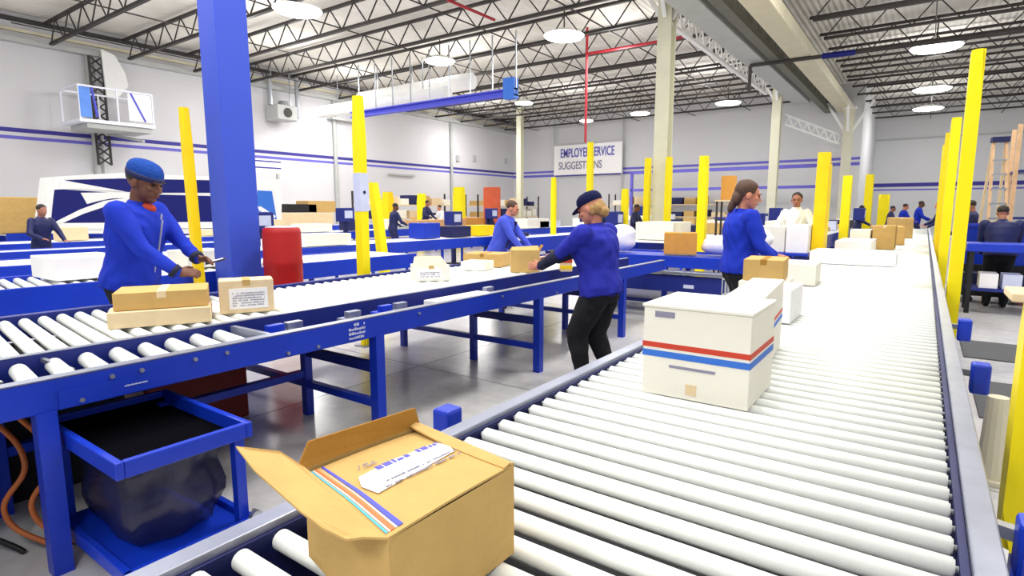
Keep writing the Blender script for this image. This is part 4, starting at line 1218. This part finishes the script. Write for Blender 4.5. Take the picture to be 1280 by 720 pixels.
bm = NB(); box(bm, q0.x - .5, q1.x, -.12, .12, 0, .05); box(bm, q0.x - .5, q1.x, -.02, .02, .05, .2); box(bm, q0.x - .5, q1.x, -.12, .12, .2, .25); link('rail', bm, 'violet', t)
bm = NB(); box(bm, q1.x - .45, q1.x, -.15, .15, -.1, .6, .02); link('end_stop', bm, 'azure', t)
bm = NB()
for k in range(9):
    x = q0.x + (q1.x - q0.x) * k / 8; bar(bm, (x, 0, .25), (x, 0, 7.5 - z_), .035)
link('hangers', bm, 'steel', t)
# red pipe
q = at(734, 40, Y=20)
t = thing('red_pipe', 'thin red sprinkler pipe dropping from the roof right of centre', 'pipe', (q.x, 20, 0))
bm = NB(); cone(bm, (0, 0, 4.1), .05, (0, 0, 8.3), .05, 10); link('riser', bm, 'redpipe', t)
bm = NB(); cone(bm, (0, 0, 7.35), .05, (4.0, 0, 7.35), .05, 10); link('branch', bm, 'redpipe', t)
q1_ = at(560, 0, z=7.4); q2_ = at(618, 25, z=7.4)
bm = NB(); cone(bm, q1_, .045, q2_, .045, 10); tag(link('red_pipe', bm, 'redpipe'), 'short red pipe under the nearest roof trusses', 'pipe')

# banner on the back wall
p0, p1 = at(693, 183, Y=37.6), at(777, 216, Y=37.6)
t = thing('banner', 'white banner with blue lettering on the back wall', 'banner', ((p0.x + p1.x) / 2, 37.6, (p0.z + p1.z) / 2))
wB, hB = p1.x - p0.x, abs(p0.z - p1.z)
bm = NB(); box(bm, -wB / 2, wB / 2, -.03, .0, -hB / 2, hB / 2); link('cloth', bm, 'paper', t)
def text(s, parent, loc, rot, size, m_, sx=1., name='lettering'):
    cu = bpy.data.curves.new(name, 'FONT'); cu.body = s; cu.size = size; cu.align_x = 'CENTER'; cu.align_y = 'CENTER'; cu.extrude = .01; cu.offset = .012
    cu.materials.append(M[m_])
    o = bpy.data.objects.new(name, cu); COL.objects.link(o); o.parent = parent; o.location = loc; o.rotation_euler = rot; o.scale = (sx, 1, 1)
    return to_mesh(o, False)
text('EMPLOYEE SERVICE', t, (0, -.05, hB * .22), (PI / 2, 0, 0), hB * .42, 'print_blue', wB / (hB * .42 * 10.8))
text('SUGGESTIONS', t, (-wB * .1, -.05, -hB * .2), (PI / 2, 0, 0), hB * .36, 'print', wB / (hB * .36 * 10.0))
bm = NB()
for s in (-1, 1):
    cone(bm, (s * wB / 2, .05, -hB / 2 - 5), .06, (s * wB / 2, .05, hB / 2 + 2.0), .06, 8)
link('pole', bm, 'greyduct', t)

# blue pipe frame
p0, p1 = at(790, 215, Y=35), at(1028, 207, Y=35)
t = thing('pipe_frame', 'blue pipe frame of two bars on a post before the far corner', 'frame', (0, 35, 0))
zt, zl = p1.z, at(1028, 233, Y=35).z
for z in (zt, zl):
    bm = NB(); bar(bm, (p0.x, 0, z), (p1.x, 0, z), .16); link('rail', bm, 'stripe', t)
for x in (p0.x, p1.x):
    bm = NB(); bar(bm, (x, 0, 0), (x, 0, zt), .16); link('post', bm, 'stripe', t)

# ------------------------------------------------------------------ people
def remesh(name, bm, vox, m, parent, smooth_it=3, wrinkle=0.):
    me = bpy.data.meshes.new('tmp'); bmesh.ops.recalc_face_normals(bm, faces=bm.faces); bm.to_mesh(me); bm.free()
    o = bpy.data.objects.new('tmp', me); COL.objects.link(o)
    r = o.modifiers.new('r', 'REMESH'); r.mode = 'VOXEL'; r.voxel_size = vox; r.use_smooth_shade = True
    s = o.modifiers.new('s', 'SMOOTH'); s.iterations = smooth_it; s.factor = .5
    dg = bpy.context.evaluated_depsgraph_get()
    me2 = bpy.data.meshes.new_from_object(o.evaluated_get(dg))
    bpy.data.objects.remove(o); bpy.data.meshes.remove(me)
    if wrinkle:
        nrm = [v.normal.copy() for v in me2.vertices]
        for v, n in zip(me2.vertices, nrm):
            c = v.co
            v.co = c + n * wrinkle * (math.sin(c.z * 38 + 5 * math.sin(c.x * 14 + c.y * 9)) + .6 * math.sin(c.x * 51 + c.z * 23 + c.y * 31))
    for p in me2.polygons:
        p.use_smooth = True
    me2.materials.clear(); me2.materials.append(M[m])
    q = bpy.data.objects.new(name, me2); COL.objects.link(q); q.parent = parent
    return q


def loft(bm, rings, seg=20):
    """rings: (centre, rx, ry) horizontal ellipses, closed at both ends"""
    rr = [[bm.verts.new((c[0] + rx * math.cos(2 * PI * j / seg), c[1] + ry * math.sin(2 * PI * j / seg), c[2])) for j in range(seg)] for c, rx, ry in rings]
    for a, b in zip(rr, rr[1:]):
        for j in range(seg):
            bm.faces.new((a[j], a[(j + 1) % seg], b[(j + 1) % seg], b[j]))
    bm.faces.new(rr[0][::-1]); bm.faces.new(rr[-1])
    return [v for r in rr for v in r]


def ik(s, w, l1, l2, hint):
    s, w = Vector(s), Vector(w)
    d = w - s; L = min(d.length, (l1 + l2) * .995)
    w = s + d.normalized() * L
    a = (l1 * l1 - l2 * l2 + L * L) / (2 * L)
    h = math.sqrt(max(l1 * l1 - a * a, 0))
    dn = d.normalized(); hv = Vector(hint); hv = (hv - dn * hv.dot(dn)).normalized()
    return s + dn * a + hv * h, w


def hand(bm, w, dirv, palm, side, curl=.5, k=1.):
    """palm with five separate fingers; dirv = pointing direction, palm = palm normal, side=+1 right hand"""
    d = Vector(dirv).normalized(); n = Vector(palm); n = (n - d * n.dot(d)).normalized()
    s = d.cross(n).normalized() * side
    w = Vector(w)
    rot = Matrix((s, d, n)).transposed()
    ell(bm, w + d * .045 * k, (.040 * k, .052 * k, .017 * k), rot, 2)
    limb(bm, w - d * .01, .024 * k, w + d * .03, .024 * k, 10)
    for i, (off, L) in enumerate(((.028, .070), (.010, .078), (-.009, .072), (-.027, .056))):
        b0 = w + d * .082 * k + s * off * k
        a1 = curl * .6; a2 = curl * 1.5
        p1 = b0 + (d * math.cos(a1) + n * math.sin(a1)) * L * .5 * k
        p2 = p1 + (d * math.cos(a2) + n * math.sin(a2)) * L * .5 * k
        limb(bm, b0, .0095 * k, p1, .0088 * k, 8); limb(bm, p1, .0088 * k, p2, .0075 * k, 8)
    t0 = w + d * .03 * k + s * .030 * k
    t1 = t0 + (d * .7 + s * .6 + n * .3).normalized() * .036 * k
    t2 = t1 + (d * .9 + s * .1 + n * .5).normalized() * .032 * k
    limb(bm, t0, .0125 * k, t1, .011 * k, 8); limb(bm, t1, .011 * k, t2, .009 * k, 8)


def person(label, x, y, heading, height=1.72, lean=0., head_yaw=0., head_pitch=0., head_roll=0., rw=(.25, .25, 1.0), lw=(-.25, .25, 1.0),
           rhint=(1, -.5, -1), lhint=(-1, -.5, -1), rdir=(0, 1, 0), ldir=(0, 1, 0), rpalm=(0, 0, -1), lpalm=(0, 0, -1), curl=.5,
           skin='skin', jacket='jacket', pants='blackcloth', hair=None, hairstyle='short', hat=None, vox=.0065, bulk=1., feet=((.11, 0.), (-.11, .05)),
           hem=.86, sleeve_end=1.0, z=0., hs=1., drop=0., extras=None, collar=True, name='person', group=None, female=False):
    t = thing(name, label, 'person', (x, y, z), heading, group)
    S = height / 1.72
    t.scale = (S, S, S)
    det = vox < .01
    piv = Vector((0, 0, .95))
    R = Matrix.Translation(piv) @ Matrix.Rotation(-lean, 4, 'X') @ Matrix.Translation(-piv)
    def T(v, fn):
        for q in v:
            q.co = fn @ q.co
    hip = {1: Vector((.09, 0, .90)), -1: Vector((-.09, 0, .90))}
    sh = {1: R @ Vector((.175 * bulk, -.005, 1.405)), -1: R @ Vector((-.175 * bulk, -.005, 1.405))}
    neck = R @ Vector((0, -.01, 1.45))
    hc = R @ Vector((0, .02, 1.605))
    HM = Matrix.Translation(hc + Vector((0, 0, .02 * (hs - 1) * 5))) @ Euler((-head_pitch, head_roll, head_yaw), 'XYZ').to_matrix().to_4x4() @ Matrix.Scale(hs, 4)
    foot, knee = {}, {}
    for s_, (fx, fy) in ((1, feet[0]), (-1, feet[1])):
        foot[s_] = Vector((fx, fy - .02, .085))
        knee[s_], _ = ik(hip[s_], foot[s_], .44, .42, (0, 1, 0))
    elb, wr = {}, {}
    for s_, w_, hn in ((1, rw, rhint), (-1, lw, lhint)):
        elb[s_], wr[s_] = ik(sh[s_], w_, .29, .26, hn)
    k = bulk
    tor = [((0, 0, .86), .155 * k, .105 * k), ((0, 0, .95), .16 * k, .11 * k), ((0, .005, 1.08), .138 * k, .098 * k), ((0, .0, 1.22), .155 * k, .108 * k),
           ((0, -.003, 1.34), .165 * k, .105 * k), ((0, -.008, 1.42), .135 * k, .08 * k), ((0, -.01, 1.465), .065, .055)]
    if female:
        tor[3] = ((0, .02, 1.24), .15 * k, .125 * k)
    # body: one continuous surface
    bm = NB()
    T(loft(bm, [((c[0], c[1], c[2]), rx * .93, ry * .93) for c, rx, ry in tor]), R)
    for s_ in (1, -1):
        limb(bm, sh[s_], .048, elb[s_], .038); limb(bm, elb[s_], .038, wr[s_], .025)
        limb(bm, hip[s_], .078, knee[s_], .052); limb(bm, knee[s_], .052, foot[s_], .036)
        limb(bm, foot[s_] + Vector((0, -.02, -.035)), .035, foot[s_] + Vector((0, .15, -.05)), .028)
        hand(bm, wr[s_], rdir if s_ == 1 else ldir, rpalm if s_ == 1 else lpalm, s_ * 1, curl)
    limb(bm, neck - Vector((0, 0, .03)), .060 if not female else .052, HM @ Vector((0, -.02, -.07)), .054 if not female else .047)
    def H(c, r, sub=3):
        T(ell(bm, c, r, sub=sub), HM)
    H((0, -.012, .028), (.076, .095, .088)); H((0, .022, -.03), (.060, .072, .078)); H((0, .062, -.082), (.030, .030, .024), 2)
    H((0, .02, -.06), (.052, .06, .045))
    H((0, .082, .028), (.048, .018, .011), 2)
    for s_ in (1, -1):
        H((s_ * .036, .066, -.012), (.024, .022, .022), 2); H((s_ * .077, -.004, -.008), (.011, .022, .032), 2)
    a = [HM @ Vector(q) for q in ((0, .088, .018), (0, .112, -.022))]
    limb(bm, a[0], .008, a[1], .012, 8); H((.010, .1, -.027), (.009, .011, .008), 2); H((-.010, .1, -.027), (.009, .011, .008), 2)
    H((0, .091, -.048), (.024, .010, .0065), 2); H((0, .088, -.060), (.021, .010, .007), 2)
    remesh('body', bm, vox, skin, t, 2)
    if det:
        for s_ in (1, -1):
            bm = NB(); T(ell(bm, (s_ * .031, .0835, .008), (.013, .009, .007), sub=2), HM); link('eye', bm, 'eye', t, smooth=True)
            bm = NB(); T(ell(bm, (s_ * .033, .094, .030), (.020, .006, .005), sub=2), HM); link('eyebrow', bm, 'hair_k', t, smooth=True)
        bm = NB(); T(ell(bm, (0, .0985, -.054), (.02, .006, .0035), sub=2), HM); link('lips', bm, 'darkred', t, smooth=True)
    # trousers
    bm = NB()
    loft(bm, [((0, 0, .80), .15 * k, .105 * k), ((0, 0, .88), .168 * k, .12 * k), ((0, 0, .97), .165 * k, .118 * k)])
    for s_ in (1, -1):
        limb(bm, hip[s_] - Vector((0, 0, .03)), .098 * k, knee[s_], .073 * k); limb(bm, knee[s_], .073 * k, foot[s_] + Vector((0, 0, .02)), .062)
    remesh('trousers', bm, max(vox, .011), pants, t, 3, .003 if det else 0)
    for s_ in (1, -1):
        bm = NB(); f = foot[s_]
        limb(bm, (f.x, f.y - .035, .045), .042, (f.x, f.y + .06, .045), .042); limb(bm, (f.x, f.y + .06, .042), .042, (f.x + s_ * .008, f.y + .165, .034), .034)
        ell(bm, (f.x, f.y - .02, .09), (.045, .05, .05), sub=2)
        for v in bm.verts:
            v.co.z = max(v.co.z, .004)
        remesh('shoe', bm, max(vox, .009), 'black', t, 2)
    # jacket
    bm = NB()
    T(loft(bm, [((0, .0, hem), .178 * k, .132 * k), ((0, 0, .93), .178 * k, .132 * k)] + [((c[0], c[1], c[2]), rx * 1.12 + .006, ry * 1.15 + .008) for c, rx, ry in tor[2:-1]] + [((0, -.012, 1.462), .078, .068)]), R)
    for s_ in (1, -1):
        ww = elb[s_].lerp(wr[s_], sleeve_end - .04)
        limb(bm, sh[s_], .066 * k, elb[s_], .054); limb(bm, elb[s_], .054, ww, .040)
    if collar:
        T(loft(bm, [((0, -.012, 1.45), .078, .070), ((0, -.014, 1.49), .070, .064)]), R)
    jk = remesh('jacket', bm, max(vox, .010), jacket, t, 3, .0035 if det else 0)
    if hair:
        bm = NB()
        if hairstyle == 'short':
            T(ell(bm, (0, -.024, .045), (.084, .096, .084)), HM)
        elif hairstyle == 'tail':
            T(ell(bm, (0, -.022, .042), (.086, .098, .088)), HM); T(ell(bm, (0, -.075, -.04), (.062, .045, .075)), HM); T(ell(bm, (0, -.10, -.11), (.034, .03, .07)), HM)
        elif hairstyle == 'nape':
            T(ell(bm, (0, -.06, -.015), (.074, .056, .07)), HM); T(ell(bm, (0, -.085, -.062), (.055, .042, .045)), HM)
            T(ell(bm, (.066, -.02, -.01), (.016, .035, .05)), HM); T(ell(bm, (-.066, -.02, -.01), (.016, .035, .05)), HM)
        # carve the face free
        inv = HM.inverted()
        for v in bm.verts:
            q = inv @ v.co
            if hairstyle != 'nape' and q.y > .045 and q.z < .075:
                q.y = .045 + (q.y - .045) * .1; v.co = HM @ q
            elif hairstyle != 'nape' and q.z < 0 and q.y > -.02:
                q.z = q.z * .3; v.co = HM @ q
        remesh('hair', bm, max(vox, .008), hair, t, 2, .002 if det else 0)
    if hat == 'beanie':
        bm = NB()
        rr = [(.038, .083, .102), (.062, .088, .107), (.085, .087, .105), (.108, .08, .094), (.126, .062, .072), (.136, .035, .04)]
        T(loft(bm, [((0, -.012 - (z_ - .038) * .10, z_ - .006), rx, ry) for z_, rx, ry in rr], 24), HM @ Matrix.Rotation(-.06, 4, 'X'))
        ht = remesh('beanie', bm, .006, 'beanie', t, 2)
        bm = NB(); T(loft(bm, [((0, -.012, .028), .085, .1035), ((0, -.012, .034), .0895, .109), ((0, -.012, .050), .0905, .110), ((0, -.012, .056), .088, .107)], 24), HM @ Matrix.Rotation(-.06, 4, 'X'))
        link('cuff', bm, 'navy', ht, smooth=True)
    if hat == 'cap':
        bm = NB()
        rr = [(.04, .083, .101), (.07, .086, .104), (.10, .078, .093), (.122, .055, .065), (.131, .02, .024)]
        T(loft(bm, [((0, -.012, z_), rx, ry) for z_, rx, ry in rr], 24), HM)
        T(ell(bm, (0, -.012, .132), (.01, .01, .006), sub=2), HM)
        ht = remesh('cap', bm, .006, 'cap', t, 2)
        bm = NB(); n_ = 12
        out, inn = [], []
        for i in range(n_ + 1):
            a = PI * i / n_
            out.append((math.cos(a) * .072, .062 + math.sin(a) * .092, .040 - .022 * math.sin(a))); inn.append((math.cos(a) * .074, .03 + math.sin(a) * .055, .045))
        for i in range(n_):
            vs = [bm.verts.new(HM @ Vector(q)) for q in (out[i], out[i + 1], inn[i + 1], inn[i])]
            v2 = [bm.verts.new(HM @ (Vector(q) + Vector((0, 0, .006)))) for q in (out[i], out[i + 1], inn[i + 1], inn[i])]
            bm.faces.new(vs[::-1]); bm.faces.new(v2); bm.faces.new((vs[0], vs[1], v2[1], v2[0]))
        link('brim', bm, 'cap', ht)
    if extras:
        extras(t, R, HM, sh, elb, wr, jk)
    return t


def face_to(px_dx, px_dy):
    """heading whose forward vector is the given world direction"""
    return math.atan2(-px_dx, px_dy)

# 1 worker with beanie, behind the left conveyor
def ex1(t, R, HM, sh, elb, wr, jk):
    bm = NB()
    vs = []
    for i in range(12):
        z = .93 + .5 * i / 12
        f = .150 + (.016 if 1.1 < z < 1.38 else .006)
        bar(bm, (.0, f + .004, z), (.0, f + .004, z + .04), .012, .008)
    for v in bm.verts: v.co = R @ v.co
    link('zip', bm, 'zip', jk)
    bm = NB(); ell(bm, (0, .055, 1.45), (.055, .06, .04), sub=2)
    for v in bm.verts: v.co = R @ v.co
    link('undershirt', bm, 'shirt_red', t, smooth=True)
    for s_ in (1, -1):
        bm = NB(); a = elb[s_].lerp(wr[s_], .86); b = elb[s_].lerp(wr[s_], 1.0); cone(bm, a, .052, b, .047, 16); link('sleeve_cuff', bm, 'glove', jk, smooth=True)
person('person in royal blue jacket and blue knit beanie handling parcels behind the left conveyor', -5.10, 1.93, face_to(.80, .62), 1.88, lean=.20, hs=1.2,
       head_yaw=-.15, head_pitch=.34, rw=(.17, .42, .98), lw=(-.02, .50, 1.03), rhint=(1, -.6, -.7), lhint=(-1, -.4, -.9),
       rdir=(-.2, 1, .0), ldir=(.3, 1, .05), rpalm=(-.7, 0, -.5), lpalm=(.5, 0, -.6), skin='skin_dark', jacket='jacket', hat='beanie', hair='hair_k', hairstyle='short',
       bulk=1.3, curl=.7, extras=ex1)
q = Vector((-4.62, 2.36, 1.14))
bm = NB(); box(bm, -.035, .035, -.075, .075, -.006, .006, .004)
o = link('handheld_scanner', bm, 'phone', loc=q); o.rotation_euler = (.25, .1, face_to(.5, .85)); tag(o, 'dark handheld scanner held by the worker in the beanie', 'scanner')
bm = NB(); box(bm, -.028, .028, -.06, .06, .006, .0075); link('screen', bm, 'pale', o)

# 2 woman in navy cap
def ex2(t, R, HM, sh, elb, wr, jk):
    bm = NB(); vs = loft(bm, [((0, 0, .84), .192, .150), ((0, 0, .93), .190, .148), ((0, 0, 1.0), .18, .142)])
    for v in vs: v.co = R @ v.co
    link('jacket_hem', bm, 'jacket2', jk, smooth=True)
    for s_ in (1, -1):
        bm = NB(); a = elb[s_].lerp(wr[s_], .05); b = elb[s_].lerp(wr[s_], .97); cone(bm, a, .060, b, .044, 16); link('sleeve_cuff', bm, 'glove', jk, smooth=True)
person('woman in violet blue jacket, black trousers and navy cap standing at the left conveyor', -2.22, 4.42, face_to(-.90, -.02), 1.66, lean=.14, hs=1.16,
       head_pitch=.45, head_yaw=.1, rw=(.0, .62, 1.06), lw=(-.2, .56, 1.06), rhint=(1, -.8, -.8), lhint=(-1, -.8, -.8), rpalm=(-1, 0, -.2), lpalm=(1, 0, -.2),
       skin='skin', jacket='jacket2', hair='hair_l', hairstyle='nape', hat='cap', bulk=1.38, female=True, feet=((.12, -.05), (-.12, .12)), extras=ex2)

# 3 woman in violet at the right conveyor
def ex3(t, R, HM, sh, elb, wr, jk):
    bm = NB(); ell(bm, (.02, .115, 1.2), (.085, .05, .22), sub=3)
    for v in bm.verts: v.co = R @ v.co
    link('purple_front', bm, 'purple', jk, smooth=True)
person('woman in blue and purple jacket with brown hair behind the stacked brown carton', -1.53, 6.2, face_to(.75, .45), 1.80, lean=.04, hs=1.16,
       head_pitch=.25, head_yaw=-.1, rw=(.22, .28, .98), lw=(-.1, .40, 1.0), rhint=(1, -.8, -.6), lhint=(-1, -.5, -.9), skin='skin', jacket='jacket', hair='hair_b', hairstyle='tail',
       bulk=1.35, female=True, extras=ex3)
# 4 dark haired man further
person('dark-haired person facing forward behind the white wide carton', -1.85, 11.2, face_to(.1, -1), 1.84, head_pitch=.15, rw=(.2, .3, 1.05), lw=(-.2, .3, 1.05),
       skin='skin_mid', jacket='white', hair='hair_k', vox=.009, bulk=.92)
# 5 bending worker
def ex5(t, R, HM, sh, elb, wr, jk):
    bm = NB(); bar(bm, R @ Vector((-.13, .12, 1.42)), R @ Vector((.14, .155, 1.02)), .045, .012)
    bar(bm, R @ Vector((-.13, .12, 1.42)), R @ Vector((-.02, -.13, 1.30)), .045, .012)
    link('strap', bm, 'navy', jk)
person('brown-haired person in periwinkle jacket bending over behind the left conveyor', -5.45, 7.25, face_to(.75, .3), 1.72, lean=.33, head_pitch=.35,
       rw=(.2, .45, .93), lw=(-.15, .5, .95), skin='skin', jacket='jacket3', hair='hair_b', hairstyle='short', bulk=1.15, vox=.008, extras=ex5)
# small figures far away (coarser)
BGP = [(490, 252, -13.6, 1.75, (0.3, 1), 'navy', 'navy', 'hair_k', 'skin_dark', 'far worker in navy overalls between the third conveyor line and the banded yellow post'),
       (531, 250, -17.6, 1.95, (1, .3), 'navy', 'navy', 'hair_k', 'skin_mid', 'far tall worker in navy left of the orange pillar'),
       (552, 256, -17.4, 1.75, (-.3, -1), 'white', 'black', 'hair_k', 'skin', 'far worker in white beside the tall navy worker'),
       (610, 265, -14.0, 1.45, (1, 0), 'navy', 'black', 'hair_k', 'skin', 'far worker in navy directly beyond the bending worker'),
       (47, 262, -13.7, 1.65, (1, .3), 'navy', 'navy', 'hair_k', 'skin_mid', 'dark-clothed worker left of the emblem trailer'),
       (792, 262, -7.6, 1.72, (1, 0), 'navy', 'navy', 'hair_k', 'skin_dark', 'worker in navy right of the capped woman in the distance'),
       (760, 265, -7.7, 1.62, (-1, .1), 'navy', 'navy', 'hair_b', 'skin', 'worker in navy leaning behind the capped woman'),
       (928, 262, -3.9, 1.5, (-1, 0), 'navy', 'navy', 'hair_k', 'skin', 'far worker in navy left of the woman in purple'),
       (1073, 262, 'Y24', 1.70, (1, 0), 'navy', 'black', 'hair_k', 'skin', 'far worker in navy between the two far yellow posts'),
       (1112, 262, 'Y28', 1.70, (1, .2), 'navy', 'navy', 'hair_k', 'skin_mid', 'far worker in navy right of the far yellow posts'),
       (1128, 257, 'Y27.5', 1.78, (1, .4), 'jacket', 'navy', 'hair_k', 'skin', 'far worker in blue leaning by the right conveyor end'),
       (1147, 258, 'Y29', 1.9, (1, .1), 'jacket', 'navy', 'hair_k', 'skin_dark', 'far worker in blue bent over the right conveyor'),
       (1180, 262, 'Y21', 1.8, (-1, -.2), 'navy', 'navy', 'hair_k', 'skin', 'far worker in navy standing right of the conveyor end'),
       (1222, 255, 'Y16', 1.75, (-1, .2), 'navy', 'navy', 'hair_k', 'skin_mid', 'worker in navy beside the blue tote bin in the right aisle')]
for px, py, X, hgt, fw, jk, pn_, hr, sk, lab in BGP:
    p = at(px, py, Y=float(X[1:])) if isinstance(X, str) else at(px, py, X=X)
    person(lab, p.x, p.y, face_to(*fw), hgt, lean=.15, head_pitch=.3, rw=(.2, .38, 1.05), lw=(-.2, .38, 1.0), skin=sk, jacket=jk, pants=pn_, hair=hr, vox=.02, group='far workers')
person('dark figure in black trousers and navy top behind the blue packing table', 1.02, 11.93, face_to(-.1, 1), 1.62, lean=.2, head_pitch=.3, rw=(.2, .3, .9), lw=(-.2, .3, .9),
       skin='skin_mid', jacket='navy', pants='blackcloth', hair='hair_k', bulk=1.3, vox=.012)

# ------------------------------------------------------------------ view
sc.view_settings.view_transform = 'Standard'
sc.view_settings.look = 'None'
sc.view_settings.gamma = 1
sc.view_settings.use_curve_mapping = False
sc.view_settings.exposure = 0.0
sc.cycles.use_denoising = True
sc.cycles.use_adaptive_sampling = True
sc.cycles.max_bounces = 8
sc.cycles.diffuse_bounces = 5
sc.cycles.glossy_bounces = 3
